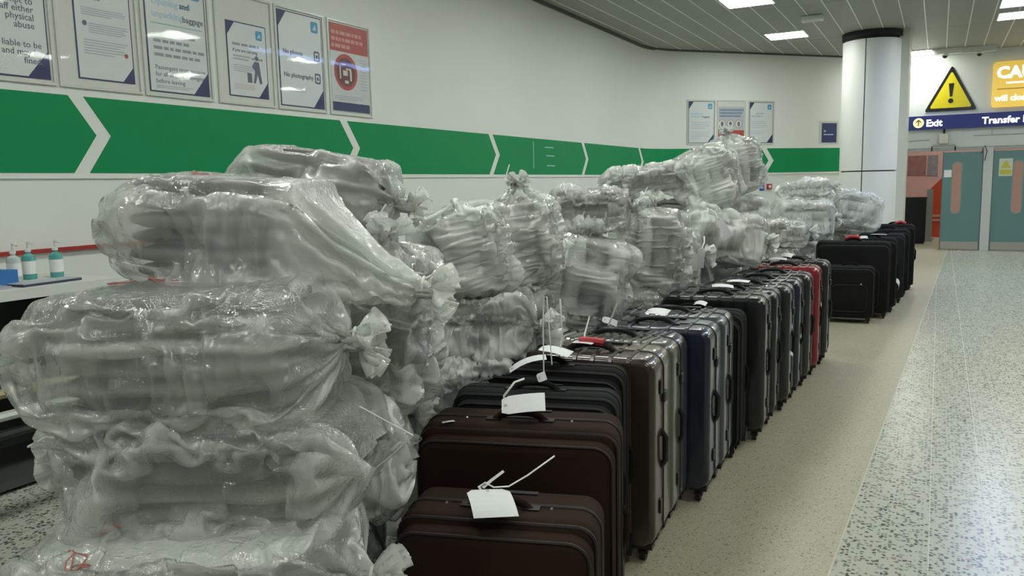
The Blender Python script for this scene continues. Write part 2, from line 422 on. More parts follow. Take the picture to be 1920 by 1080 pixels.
d1 = door('door_1', 0.06, 0.72, -0.09, '')
MB().b2((-.31, -.006, 1.42), (-.18, -.001, 1.56)).build('notice', paper, d1)
d2 = door('door_2', 0.905, 1.70, -0.0, '')
nt_ = MB().b2((-.31, -.006, 1.42), (-.09, -.001, 1.75)).build('warning_notice', mat('notice_paper', (0.55, 0.60, 0.50), 0.5), d2)
MB().b2((-.29, -.0075, 1.45), (-.11, -.006, 1.54)).build('notice_text_block', mat('notice_yellow', (0.55, 0.50, 0.06), 0.5), d2)
mb = MB(); mb.prism([(-.085, 0), (.085, 0), (0, .15)], 0, .002, Matrix.Translation((-.2, -.006, 1.57)) @ Matrix.Rotation(R(90), 4, 'X')); mb.build('notice_triangle', MATS['notice_yellow'], d2)
d3 = door('door_3', 1.74, 2.56, -0.15, '')
# what lies beyond the open doorway
pink = mat('dusty_pink_wall', (0.52, 0.30, 0.26), 0.6, var=0.18, scale=2.5)
tag(MB().b2((-3, 22.4, 0), (5, 22.55, H)).build('wall_corridor', pink), kind='structure')
tag(MB().b2((2.2, YD + .2, 0), (2.35, 22.4, H)).build('wall_corridor_right', white_wall), kind='structure')
tag(MB().b2((-3, YD + .2, 0), (-2.85, 22.4, H)).build('wall_corridor_left', white_wall), kind='structure')
pk = empty('wall_picture', (-.50, 22.38, 1.72))
MB().b2((-.20, 0, -.24), (.20, .02, .24)).build('picture_panel', mat('picture_dark', (0.25, 0.11, 0.10), 0.5, var=0.5, scale=7), pk)
MB().b2((.24, 0, -.26), (.46, .02, .24)).build('picture_panel', mat('picture_grey', (0.20, 0.18, 0.19), 0.5, var=0.5, scale=9), pk)
tag(pk, 'dark picture on the pink wall beyond the open doorway', 'picture')
opo = empty('orange_hoarding', (-.20, 20.8, 0))
op = MB(); op.prism([(0, .05), (1.2, .05), (1.2, 1.40), (.25, 1.40), (0, 1.12)], 0, .04, Matrix.Rotation(R(90), 4, 'X')); op.build('panel', mat('orange_panel', (0.72, 0.085, 0.03), 0.5), opo)
for z in (.42, .52): MB().b2((.05, -.046, z), (.5, -.041, z + .05)).build('printed_line', mat('orange_pale', (0.75, 0.40, 0.30), 0.5), opo)
for x in (.1, 1.1): MB().b2((x - .05, -.2, 0), (x + .05, .2, .05)).build('foot', frame_m, opo)
tag(opo, 'orange red hoarding panel seen through the open doorway', 'hoarding')
wp = empty('white_post', (-.165, 20.1, 0)); MB().b2((-.065, -.05, 0), (.065, .05, 1.16)).build('post_body', frame_m, wp); MB().b2((-.08, -.065, 0), (.08, .065, .03)).build('base_plate', alu, wp)
tag(wp, 'slim white post beside the black cabinet beyond the doorway', 'post')
bc = empty('black_cabinet', (-.50, 19.6, 0)); MB().b2((-.28, -.2, .04), (.28, .2, .98)).build('body', black_m, bc)
MB().b2((-.29, -.21, .98), (.29, .21, 1.0)).build('top', blackrub, bc); MB().b2((-.27, -.205, .06), (-.01, -.2, .96)).build('door_panel', blackrub, bc); MB().b2((.01, -.205, .06), (.27, -.2, .96)).build('door_panel', blackrub, bc); MB().b2((-.26, -.17, 0), (.26, .17, .04)).build('plinth', blackrub, bc)
tag(bc, 'black cabinet standing beyond the open doorway by the column', 'cabinet')

# exit sign, warning triangle, caution board, beacon
ROTX = Matrix.Rotation(R(90), 4, 'X')
sg = empty('hanging_sign', (-.60, YD - .14, 2.35))
MB().b2((0, 0, 0), (5.2, .12, .26)).build('sign_body', mat('sign_blue', (0.014, 0.024, 0.15), 0.5, emit=(0.03, 0.06, 0.42), estr=0.06), sg)
sgw = emis('sign_letter_white', (0.95, 0.97, 1.0), 0.9)
text_mesh('lettering', 'Exit', 0.18, sgw, sg, Matrix.Translation((.33, -.002, .06)) @ ROTX, bold=.006)
text_mesh('lettering', 'Transfer Passengers', 0.175, sgw, sg, Matrix.Translation((1.27, -.002, .06)) @ ROTX, bold=.006)
ycir = emis('sign_yellow', (1.0, 0.85, 0.10), 0.5)
mb = MB(); mb.lathe([(.095, 0), (.095, .004)], 28, Matrix.Translation((.20, -.001, .13)) @ ROTX); mb.build('arrow_disc', ycir, sg)
mb = MB()
for (a, b) in (((0, -.06), (0, .055)), ((0, .055), (-.045, .01)), ((0, .055), (.045, .01))):
    mb.tube([(.20 + a[0], -.007, .13 + a[1]), (.20 + b[0], -.007, .13 + b[1])], .009, 6)
mb.build('arrow', black_m, sg)
for x in (.3, 2.2, 4.2): MB().b2((x - .01, .03, .26), (x + .01, .09, .30)).build('bracket', alu, sg)
tag(sg, 'long blue hanging sign reading Exit and Transfer above the teal doors', 'sign')

wt = empty('warning_triangle', (.135, YD - .012, 2.69))
def tri_simple(w, h, z0, z1, dz, r):
    base = [Vector((-w / 2, 0)), Vector((w / 2, 0)), Vector((0, h))]; pts = []
    for i in range(3):
        p, a, b = base[i], base[i - 1], base[(i + 1) % 3]
        u = (a - p).normalized() * r; v = (b - p).normalized() * r
        for k in range(5):
            t = k / 4; q = (1 - t) ** 2 * (p + u) + 2 * t * (1 - t) * p + t * t * (p + v); pts.append((q.x, q.y + dz))
    mb = MB(); mb.prism(pts, z0, z1, ROTX); return mb
tri_simple(.90, .86, 0, .008, 0, .06).build('black_border', black_m, wt)
tri_simple(.72, .69, .008, .012, .06, .05).build('yellow_field', mat('warning_yellow', (0.72, 0.60, 0.01), 0.4), wt)
mb = MB(); mb.prism([(-.045, .52), (.045, .52), (.02, .27), (-.02, .27)], .012, .016, ROTX); mb.build('exclamation_bar', black_m, wt)
mb = MB(); mb.lathe([(.045, .012), (.045, .016)], 20, Matrix.Translation((0, 0, .19)) @ ROTX); mb.build('exclamation_dot', black_m, wt)
tag(wt, 'yellow warning triangle with black border and exclamation mark', 'sign')

cb = empty('caution_board', (.81, YD - .06, 2.70))
mb = MB(); mb.prism([(x + 1.0, y + .42) for x, y in rrect(2.0, .84, .06, 5)], 0, .03, ROTX @ Matrix.Translation((0, 0, -.03))); mb.build('board', mat('caution_amber', (0.78, 0.54, 0.08), 0.4, emit=(1.0, 0.66, 0.12), estr=0.38), cb)
cw = emis('caution_white', (1, 1, 1), 1.0)
text_mesh('lettering', 'CAUTION', 0.29, cw, cb, Matrix.Translation((.06, -.002, .54)) @ ROTX, bold=.012)
text_mesh('lettering', 'will close', 0.15, emis('caution_white_small', (.95, 1, .95), .8), cb, Matrix.Translation((.05, -.002, .12)) @ ROTX, bold=.006)
MB().b2((.22, -.003, .43), (1.8, 0, .46)).build('printed_line', cw, cb)
MB().b2((.08, -.003, .33), (1.8, 0, .345)).build('printed_line', mat('caution_dark', (0.5, 0.28, 0.05), .5), cb)
tag(cb, 'glowing amber caution board at the right edge above the doors', 'sign')

bcn = empty('door_beacon', (.05, YD - .06, 2.06))
MB().b2((-.20, .0, -.025), (.20, .05, .0)).build('mount_bar', mat('beacon_grey', (.50, .49, .45), .5), bcn)
mb = MB(); vs, fs = rounded_slab(.17, .12, .20, .03, .02); mb.add(vs, fs, True); mb.build('housing', mat('beacon_cream', (.55, .53, .46), .5), bcn)
MB().tube([(0, .02, .20), (0, .02, .30)], .018, 8).build('stem', black_m, bcn)
MB().tube([(-.20, .02, -.04), (-.20, .02, -.13)], .012, 6).build('leg', black_m, bcn); MB().tube([(.20, .02, -.04), (.20, .02, -.13)], .012, 6).build('leg', black_m, bcn)
tag(bcn, 'cream beacon box on a bracket above the open doorway', 'beacon')
cdm = empty('wall_conduit', (0, YD - .01, 2.1))
MB().tube([(-.55, 0, .04), (-.2, 0, .05)], .008, 6).build('pipe', mat('conduit', (.42, .43, .40), .5), cdm)
MB().tube([(.55, 0, .10), (1.6, 0, .10)], .008, 6).build('pipe', MATS['conduit'], cdm)
MB().tube([(.85, 0, .10), (.85, 0, .2)], .008, 6).build('pipe', MATS['conduit'], cdm)
tag(cdm, 'thin grey conduit running over the teal doors', 'conduit')

# ceiling fittings
light_m = emis('light_panel', (0.965, 1.0, 0.935), LIGHT_STRENGTH)
lf_me = None
def ceiling_light(x, y, label):
    o = empty('ceiling_light', (x, y, H - .012))
    fr = MB()
    for (a, b) in (((-.31, -.31), (.31, -.295)), ((-.31, .295), (.31, .31)), ((-.31, -.295), (-.295, .295)), ((.295, -.295), (.31, .295))):
        fr.b2((a[0], a[1], -.008), (b[0], b[1], .012))
    fr.build('frame', rail_m, o); MB().b2((-.295, -.295, 0), (.295, .295, .010)).build('diffuser', light_m, o)
    tag(o, label, 'ceiling light', 'square recessed ceiling lights')
lab = {(-2.33, 11.08): 'square ceiling light cut by the top edge of the picture', (-2.3, 14.0): 'square ceiling light nearest to the left of the column',
       (.98, 14.3): 'square ceiling light at the right edge beside the blue panel', (-.52, 17.45): 'square ceiling light against the wall right of the column'}
for p, l in lab.items(): ceiling_light(p[0], p[1], l)
hid = 'square ceiling light over the aisle outside the picture'
for (x, y) in ((-2.33, 8.2), (-2.33, 5.3), (-2.33, 2.4), (.98, 11.4), (.98, 8.5), (.98, 5.6), (.98, 2.7), (4.2, 14.3), (4.2, 11.4), (4.2, 8.5), (4.2, 5.6), (-2.33, -.5), (.98, -.3), (2.6, 17.45)):  # pair behind the camera is hypothetical, kept to brighten the near bags
    ceiling_light(x, y, hid)
# unseen lights added to brighten the corridor beyond the doorway
ceiling_light(-.5, 20.3, 'unseen square ceiling light added to brighten the corridor beyond the doorway')
ceiling_light(1.1, 20.6, 'unseen square ceiling light added to brighten the corridor behind the teal doors')
bl = empty('blue_ceiling_panel', (.80, 11.7, H - .02))
MB().b2((-.15, -1.85, 0), (.15, 1.85, .02)).build('frame', rail_m, bl); MB().b2((-.14, -1.83, -.004), (.14, 1.83, 0)).build('diffuser', emis('blue_light', (0.25, 0.42, 1.0), 11.0), bl)
tag(bl, 'blue lit ceiling panel at the top right corner', 'ceiling light')
em = empty('emergency_light', (-1.72, 12.62, H))
mb = MB(); vs, fs = rounded_slab(.30, .14, .085, .02, .02); mb.add([(x, y, z - .085) for x, y, z in vs], fs, True); mb.build('housing', mat('fitting_white', (.72, .74, .68), .4), em)
MB().b2((-.11, -.05, -.089), (.11, .05, -.085)).build('lens', mat('fitting_lens', (.5, .52, .48), .2), em)
tag(em, 'small white emergency light box on the ceiling near the column', 'emergency light')
def dome_cam(x, y, w, label, drop=.10):
    o = empty('security_camera', (x, y, H))
    MB().b2((-w / 2, -.04, -drop), (w / 2, .06, 0)).build('mount_bar', mat('fitting_white', (.72, .74, .68), .4), o)
    mb = MB(); mb.lathe([(.06, 0), (.062, -.02), (.05, -.035)], 16, Matrix.Translation((0, 0, -drop))); mb.build('collar', MATS['fitting_white'], o)
    mb = MB(); mb.lathe([(.045, -.035), (.042, -.055), (.03, -.07), (.01, -.08)], 16, Matrix.Translation((0, 0, -drop))); mb.build('dome', black_m, o)
    tag(o, label, 'camera', 'dome cameras above the doors')
dome_cam(.0, YD - .55, .55, 'dome security camera on a white bar directly above the warning triangle')
dome_cam(.56, YD - .45, .55, 'dome security camera on a white bar nearer the caution board')
wc = empty('wall_camera', (WX, 7.62, 3.66))
MB().b2((0, -.05, -.05), (.02, .05, .05)).build('back_plate', MATS['fitting_white'], wc); MB().tube([(.02, 0, 0), (.10, 0, .0)], .02, 8).build('arm', MATS['fitting_white'], wc)
mb = MB(); mb.lathe([(.045, .03), (.05, -.03), (.03, -.07), (.01, -.08)], 14, Matrix.Translation((.13, 0, 0))); mb.build('housing', mat('cam_grey', (.3, .31, .28), .4), wc)
tag(wc, 'small grey camera high on the left wall at the top edge', 'camera')

# ------------------------------------------------------------------ column with clad panels
CX, CY, CRD = -1.06, 14.72, 0.45
colm = empty('clad_column', (CX, CY, 0)); colm['kind'] = 'structure'
clad = mat('column_cladding', (0.80, 0.81, 0.77), 0.45, var=0.02, scale=2)
def curved_panel(a0, a1, z0, z1, r=CRD, th=.02, n=14):
    vs = []; fs = []
    for k in range(n + 1):
        q = R(a0 + (a1 - a0) * k / n)
        for rr, z in ((r, z0), (r, z1), (r - th, z1), (r - th, z0)): vs.append((rr * math.cos(q), rr * math.sin(q), z))
    for k in range(n):
        for j in range(4): fs.append((4 * k + j, 4 * k + (j + 1) % 4, 4 * k + 4 + (j + 1) % 4, 4 * k + 4 + j))
    fs += [(0, 1, 2, 3), (4 * n, 4 * n + 1, 4 * n + 2, 4 * n + 3)]
    return fix(mesh('cladding_panel', vs, fs, False))
gapd = 1.0
for (a0, a1) in ((-98, -8), (-188, -98), (-278, -188), (-368, -278)):
    for (z0, z1) in ((.02, 1.545), (1.565, 3.66)):
        me = curved_panel(a0 + gapd, a1 - gapd, z0, z1); me.polygons.foreach_set('use_smooth', [len(p.vertices) == 4 and abs(p.normal.z) < .5 for p in me.polygons])
        link_mesh('cladding_panel', me, clad, colm)
mb = MB(); mb.lathe([(CRD - .03, 0), (CRD - .03, H)], 32); mb.build('core', blackrub, colm)
mb = MB(); mb.lathe([(CRD + .015, 3.70), (CRD + .015, H)], 40); mb.build('top_ring', blackrub, colm)
tag(colm, 'round white panel clad column with black ring at the ceiling', 'column')
pil = tag(MB().b2((-.80, CY - .1, 0), (-.50, CY + .75, H)).build('column_pier', mat('pier_paint', (0.62, 0.63, 0.53), 0.5, var=.02)), 'flat cream pier standing against the round column', 'pier', kind='structure')

# ------------------------------------------------------------------ posters
def wall_frame(s, z, off=0.0):
    """matrix: local x along the wall (left to right as seen), local y up, local z out of the wall"""
    p = wpt(s, off); q = wpt(s + .01, off); d = Vector((q[0] - p[0], q[1] - p[1], 0)).normalized()
    n = Vector((d.y, -d.x, 0))
    return Matrix(((d.x, 0, n.x, p[0]), (d.y, 0, n.y, p[1]), (0, 1, 0, z), (0, 0, 0, 1)))
def flat(o, poly, z0, z1, m, name):
    mb = MB(); mb.prism(poly, z0, z1); return mb.build(name, m, o)
def rect(x0, y0, x1, y1): return [(x0, y0), (x1, y0), (x1, y1), (x0, y1)]
def lines(o, x0, y, widths, h, gap, m, name='text_line', z=.0095):
    for i, w in enumerate(widths):
        flat(o, rect(x0, y - i * gap - h, x0 + w, y - i * gap), z, z + .0005, m, name)
def poster(s, z0, w, h, kind, label):
    o = empty('wall_poster'); o.matrix_world = wall_frame(s, z0)
    b = .016
    for q in (rect(0, 0, w, b), rect(0, h - b, w, h), rect(0, b, b, h - b), rect(w - b, b, w, h - b)): flat(o, q, 0, .014, acrylic_edge, 'frame_bar')
    flat(o, rect(b, b, w - b, h - b), 0, .004, mat('poster_backing', (0.64, 0.66, 0.60), .4), 'backing')
    def T(body, x, y, size, m=print_text, bold=0.0, align='LEFT'):
        return text_mesh('lettering', body, size, m, o, Matrix.Translation((x, y, .0096)), align, bold, .0003)
    def words(x, y, total, h, m=None, seed=1):
        m = m or mat('poster_blurred_text', (0.30, 0.33, 0.36), .5)
        rr = random.Random(seed + int(y * 1000)); x1 = x + total
        while x < x1 - .015:
            w_ = min(rr.uniform(.025, .075), x1 - x); flat(o, rect(x, y, x + w_, y + h), .0095, .0099, m, 'text_line'); x += w_ + .012
    def sheet(x0, y0, x1, y1, corner=.12, tl=True, br=True, border=.008, logo=True):
        flat(o, rect(x0, y0, x1, y1), .004, .008, navy, 'poster_border')
        xa, ya, xb, yb = x0 + border, y0 + border, x1 - border, y1 - border
        c = corner * (x1 - x0) / .5
        P = [(xa, ya)]
        P += [(xb - c, ya), (xb, ya + c * 1.2)] if br else [(xb, ya)]
        P += [(xb, yb)]
        P += [(xa + c * .75, yb), (xa, yb - c)] if tl else [(xa, yb)]
        flat(o, P, .008, .009, print_white, 'poster_sheet')
        if logo:
            l = .17 * (x1 - x0); flat(o, [(x1 - .04 - l / 2 + px * 1.0, y1 - .04 - l / 2 + py) for px, py in rrect(l, l * 1.05, l * .2, 4)], .009, .0098, print_blue, 'logo_badge')
            lx, ly = x1 - .04 - l / 2, y1 - .04 - l / 2
            flat(o, [(lx - l * .28, ly - l * .25), (lx + l * .28, ly - l * .25), (lx + l * .1, ly + l * .3)], .0098, .0102, print_pale, 'logo_mark')
        return xa, ya, xb, yb
    if kind == 1:
        sheet(.03, .03, w - .03, h - .03)
        for t, y in (('attempt to', .44), ('staff either', .395), ('physical', .35), ('abuse', .305)): T(t, w - .10, y, .052, print_text, .0004, 'RIGHT')
        for t, y in (('liable to be', .20), ('and may be', .155), ('fined.', .11)): T(t, w - .07, y, .05, print_text, .0004, 'RIGHT')
    elif kind == 2:
        x0, x1 = .125, w - .05
        sheet(x0, .06, x1, h - .07, .10)
        words(x0 + .05, h - .21, .24, .022, print_pale); T('into the', x0 + .05, h - .26, .04, print_text, .001)
        lines(o, x0 + .05, h - .31, [.28, .30, .29, .20], .006, .013, print_faint)
        flat(o, [(x0 + .065 + .016 * math.cos(k * PI / 6), h - .405 + .016 * math.sin(k * PI / 6)) for k in range(12)], .0095, .01, print_text, 'icon_disc')
        lines(o, x0 + .09, h - .40, [.26, .27, .24, .25, .22], .006, .013, print_faint)
        lines(o, x0 + .05, h - .50, [.30, .28, .24, .28, .29, .2], .006, .016, print_faint)
        flat(o, [(x1 - .05 + .014 * math.cos(k * PI / 6), h - .57 + .014 * math.sin(k * PI / 6)) for k in range(12)], .0095, .01, print_red, 'icon_disc')
    elif kind == 3:
        sheet(.035, .03, w - .035, h - .0, .13)
        T('Opening and', .085, h - .20, .062, print_pale, .001); T('and', .31, h - .20, .058, print_text, .001); T('unpacking', .085, h - .28, .062, print_pale, .001); T('baggage', .33, h - .285, .056, print_text, .001)
        flat(o, rect(.07, h - .325, w - .07, h - .32), .0095, .01, mat('poster_green_rule', (.2, .45, .38), .5), 'rule_line')
        for i, wd in enumerate((.34, .30, .42, .38)): words(.085, h - .40 - i * .045, wd, .020)
        for i, t in enumerate(('Passengers must account', 'for all of their belongings', 'before leaving.')): T(t, .085, h - .62 - i * .045, .041)
        lines(o, .085, .075, [.30, .26], .005, .012, print_faint)
    elif kind == 4:
        x0, x1, y0, y1 = .10, w - .07, .06, h - .20
        sheet(x0, y0, x1, y1, .12)
        words(x0 + .05, y1 - .17, .26, .018); T('if you are carrying', x0 + .05, y1 - .215, .033, print_text, .0006); T('or more', x1 - .16, y1 - .26, .033, print_text, .0006)
        lines(o, x0 + .05, y1 - .24, [.17, .15], .012, .022, print_faint)
        lines(o, x0 + .05, y1 - .31, [.25, .24, .22, .16], .006, .014, print_faint)
        lines(o, x0 + .05, y1 - .45, [.2, .2, .19], .006, .014, mat('poster_pinkish', (.6, .5, .5), .5))
        px, py = x1 - .11, y0 + .11   # walking person pulling a trolley
        flat(o, [(px + .018 * math.cos(k * PI / 6), py + .185 + .018 * math.sin(k * PI / 6)) for k in range(12)], .0095, .0103, print_text, 'icon_head')
        flat(o, [(px - .022, py + .16), (px + .022, py + .16), (px + .032, py + .09), (px + .045, py), (px + .022, py), (px + .004, py + .07), (px - .02, py), (px - .042, py), (px - .02, py + .09), (px - .05, py + .12), (px - .058, py + .11)], .0095, .0103, print_text, 'icon_body')
        flat(o, rect(px - .10, py + .0, px - .055, py + .07), .0095, .0103, print_text, 'icon_trolley')
    elif kind == 5:
        sheet(.03, .03, w - .03, h - .03, .12)
        for t, y in (('No phones', h - .36), ('No photography', h - .54)):
            T(t, .075, y, .05, print_text, .0012)
        for y in (h - .345, h - .525):
            flat(o, [(w - .10 + a, y + b) for a, b in rrect(.07, .085, .015, 4)], .0095, .01, print_text, 'icon_badge'); flat(o, [(w - .10 + a, y + b) for a, b in rrect(.042, .055, .008, 4)], .01, .0105, print_white, 'icon_window')
            flat(o, rect(w - .112, y - .015, w - .088, y + .012), .0105, .011, print_text, 'icon_detail')
        lines(o, .075, h - .63, [.22, .24], .006, .014, print_faint)
    elif kind == 6:
        flat(o, rect(.03, .03, w - .03, h - .03), .004, .008, mat('poster_light', (.58, .60, .60), .4), 'poster_sheet')
        flat(o, rect(.03, h - .26, w - .03, h - .03), .008, .009, print_red, 'red_header')
        pm = mat('poster_pink_text', (.62, .32, .28), .5)
        for i, wd in enumerate((.40, .42, .26)): words(.05, h - .12 - i * .055, wd, .030, pm)
        cx, cy = .225, h - .43
        flat(o, [(cx + .155 * math.cos(k * PI / 16), cy + .155 * math.sin(k * PI / 16)) for k in range(32)], .008, .0088, print_red, 'red_disc')
        flat(o, [(cx + .122 * math.cos(k * PI / 16), cy + .122 * math.sin(k * PI / 16)) for k in range(32)], .0088, .0094, mat('disc_dark', (.13, .05, .045), .4), 'disc_inner')
        for q in (rect(-.085, -.06, -.07, .05), rect(-.06, .06, .0, .07), rect(.05, -.07, .075, .02), rect(-.02, -.095, .03, -.07), rect(-.04, -.03, .02, .015), rect(.0, .02, .07, .035)):
            flat(o, [(cx + a, cy + b) for a, b in q], .0094, .0098, print_cream, 'disc_icon')
        lines(o, w - .15, h - .30, [.09] * 11, .006, .026, print_faint)
        lines(o, .06, .165, [.36, .38, .3], .006, .014, print_faint)
        flat(o, rect(.035, .035, w - .035, .11), .008, .009, navy, 'navy_footer')
    elif kind == 7:
        flat(o, rect(.03, .03, w - .03, h - .12), .004, .008, mat('poster_grey', (.46, .50, .52), .4), 'poster_sheet')
        for i in range(3): lines(o, .05, h - .16 - i * .055, [w - .10 - .03 * i], .036, .05, mat('poster_blue_grey', (.22, .28, .38), .5))
        for i in range(3):
            cx = .11 + i * .18; cy = .38
            flat(o, [(cx + .078 * math.cos(k * PI / 12), cy + .078 * math.sin(k * PI / 12)) for k in range(24)], .008, .0086, mat('ring_red', (.45, .2, .18), .4), 'icon_ring')
            flat(o, [(cx + .066 * math.cos(k * PI / 12), cy + .066 * math.sin(k * PI / 12)) for k in range(24)], .0086, .009, print_white, 'icon_disc')
            flat(o, [(cx + a, cy + b) for a, b in ((-.02, -.045), (.025, -.045), (.03, .02), (.0, .05), (-.03, .02))], .009, .0095, print_text, 'icon_mark')
        flat(o, rect(.03, .15, w - .03, .265), .008, .009, print_red, 'red_strip'); flat(o, rect(.03, .03, w - .03, .15), .008, .009, navy, 'navy_footer')
    elif kind == 8:
        sheet(.03, .03, w - .03, h - .03, .12)
        words(.08, h - .27, .26, .03, print_pale); words(.08, h - .32, .22, .03, print_pale); T('baggage', .32, h - .32, .05, print_text, .001)
        lines(o, .08, h - .40, [.4, .38, .4, .3, .0, .38, .36, .4, .2], .008, .036, print_faint)
    elif kind == 9:
        sheet(.03, .03, w - .03, h - .03, .12)
        words(.17, h - .25, .16, .026, print_faint); words(.07, h - .30, .24, .026, print_faint)
        lines(o, .07, h - .38, [.3, .34, .34, .3, .0, .28, .25], .008, .036, print_faint)
    flat(o, rect(b, b, w - b, h - b), .0115, .0135, acrylic, 'acrylic_cover')
    return tag(o, label, 'poster', 'framed notices on the walls')
PZ, PH_ = 2.09, .80
for (y0, w, k, l) in ((2.40, .58, 1, 'framed notice with large text cut by the left edge of the picture'),
                      (3.00, .56, 2, 'framed notice with a lamp glare and a sheet smaller than its frame, second from left'),
                      (3.585, .56, 3, 'framed notice about opening baggage with pale blue and black heading'),
                      (4.195, .56, 4, 'framed notice with a small sheet showing a walking figure with trolley'),
                      (4.785, .565, 5, 'framed notice reading No phones and No photography'),
                      (5.395, .57, 6, 'framed notice with red header and red disc beside the bare wall')):
    poster(y2s(y0), PZ, w, PH_, k, l)
for (d, w, k, l) in ((.765, .60, 8, 'leftmost of three framed notices on the far wall'), (1.40, .62, 7, 'middle far wall notice with three round icons and red strip'), (2.08, .585, 9, 'rightmost of three framed notices on the far wall, white with navy corners')):
    poster(d2s(d), 2.115, w, .81, k, l)
o = empty('small_sign'); o.matrix_world = wall_frame(d2s(3.72), 2.12)
flat(o, rect(0, 0, .46, .44), 0, .006, acrylic_edge, 'backing'); flat(o, rect(.06, .03, .41, .40), .006, .012, navy, 'plate')
flat(o, rect(.10, .17, .33, .19), .012, .013, print_pale, 'text_line'); flat(o, rect(.10, .23, .15, .26), .012, .013, print_pale, 'text_line')
tag(o, 'small dark blue sign plate on the far wall left of the column', 'sign')
o = empty('fire_call_point'); o.matrix_world = wall_frame(d2s(2.52), 1.27)
flat(o, rect(0, 0, .10, .10), 0, .04, mat('call_red', (.42, .03, .03), .4), 'box'); flat(o, rect(.025, .025, .075, .075), .04, .044, paper, 'glass')
tag(o, 'small red fire call point on the far wall above the bags', 'alarm')
o = empty('notice_plate'); o.matrix_world = wall_frame(d2s(2.36), 1.24)
flat(o, rect(0, 0, .11, .18), 0, .006, mat('plate_blue', (.03, .12, .38), .4), 'plate'); flat(o, rect(.02, .05, .09, .07), .006, .007, paper, 'text_line')
tag(o, 'small blue instruction plate beside the red fire call point', 'sign')

# ------------------------------------------------------------------ desk at the left wall
dk = empty('counter_desk', (-4.25, 1.6, 0))
desk_w = mat('desk_laminate', (0.66, 0.68, 0.64), .35, var=.02); desk_d = mat('desk_dark', (.06, .063, .06), .6)
MB().b2((-.33, -1.6, .95), (.33, 1.2, 1.0)).build('worktop', desk_w, dk)
MB().b2((-.32, 1.14, 0), (.30, 1.19, .95)).build('end_panel', desk_d, dk)
MB().b2((-.32, -1.6, 0), (-.29, 1.14, .95)).build('back_panel', desk_d, dk)
MB().b2((-.29, -1.6, .02), (.28, 1.14, .06)).build('bottom_shelf', desk_d, dk)
MB().b2((-.29, -1.6, .48), (.26, 1.14, .50)).build('shelf', desk_d, dk)
tag(dk, 'white topped counter desk with dark open shelves by the left wall', 'desk')
brass = mat('conveyor_rail', (.35, .30, .18), .4, metal=.3)
rl = empty('roller_rack', (-3.55, 1.7, 0))
for z, m_ in ((.60, brass), (.50, alu), (.42, black_m)): MB().tube([(0, -.6, z), (0, .62, z)], .022, 8).build('rail', m_, rl)
for y in (-.5, -.1, .3, .58):
    MB().tube([(-.02, y, .40), (-.02, y, .62)], .012, 6).build('upright', black_m, rl)
for y in (-.5, .58): MB().tube([(-.02, y, 0), (-.02, y, .40)], .016, 6).build('leg', black_m, rl)
tag(rl, 'low metal rail rack in front of the desk behind the nearest bags', 'rack')
gel = mat('sanitiser_gel', (.10, .38, .36), .15); clearp = mat('clear_bottle_plastic', (.50, .56, .54), .15)
def bottle(x, y, label):
    o = empty('sanitiser_bottle', (x, y, 1.0))
    mb = MB(); mb.lathe([(.030, 0), (.034, .006), (.034, .11), (.030, .128), (.012, .14), (.012, .15)], 18); mb.build('bottle_body', gel if 'teal' in label else clearp, o)
    mb = MB(); mb.lathe([(.0346, .03), (.0346, .10)], 18, caps=False); mb.build('paper_label', paper, o)
    mb = MB(); mb.lathe([(.015, .15), (.015, .165), (.005, .168), (.005, .195)], 12); mb.build('pump_collar', paper, o)
    mb = MB(); mb.tube([(0, 0, .195), (.0, 0, .202), (.03, 0, .200), (.042, 0, .192)], .006, 8); mb.build('pump_nozzle', paper, o)
    tag(o, label, 'bottle', 'pump bottles on the counter desk')
bottle(-4.30, 2.45, 'clear pump bottle nearest the blue box on the counter')
bottle(-4.35, 2.56, 'teal pump bottle with white label, left one on the counter')
bottle(-4.30, 2.68, 'teal pump bottle with white label, right one on the counter')
bx = empty('tissue_box', (-4.22, 2.28, 1.0), .2); MB().b2((-.06, -.11, 0), (.06, .11, .075)).build('carton', mat('box_blue', (.03, .16, .45), .5), bx); MB().b2((-.02, -.05, .075), (.02, .05, .077)).build('opening', black_m, bx)
tag(bx, 'blue tissue box on the counter at the left edge', 'box')
fo = empty('document_folder', (-4.06, 2.46, 1.0), .1); MB().b2((-.06, -.16, 0), (.06, .17, .012)).build('cover', mat('folder_dark', (.04, .04, .07), .5), fo); MB().b2((-.058, -.158, .012), (.058, .168, .016)).build('paper_sheet', print_faint, fo)
tag(fo, 'dark folder lying at the front of the counter', 'folder')
mg = empty('magazine', (-4.06, 2.16, 1.0), -.05); MB().b2((-.06, -.10, 0), (.06, .10, .012)).build('pages', mat('pages_lilac', (.42, .40, .48), .5), mg); MB().b2((-.06, -.10, .012), (.06, .10, .0135)).build('cover', mat('mag_cover', (.35, .33, .42), .4), mg)
tag(mg, 'lilac magazine lying at the front edge of the counter beside the folder', 'magazine')

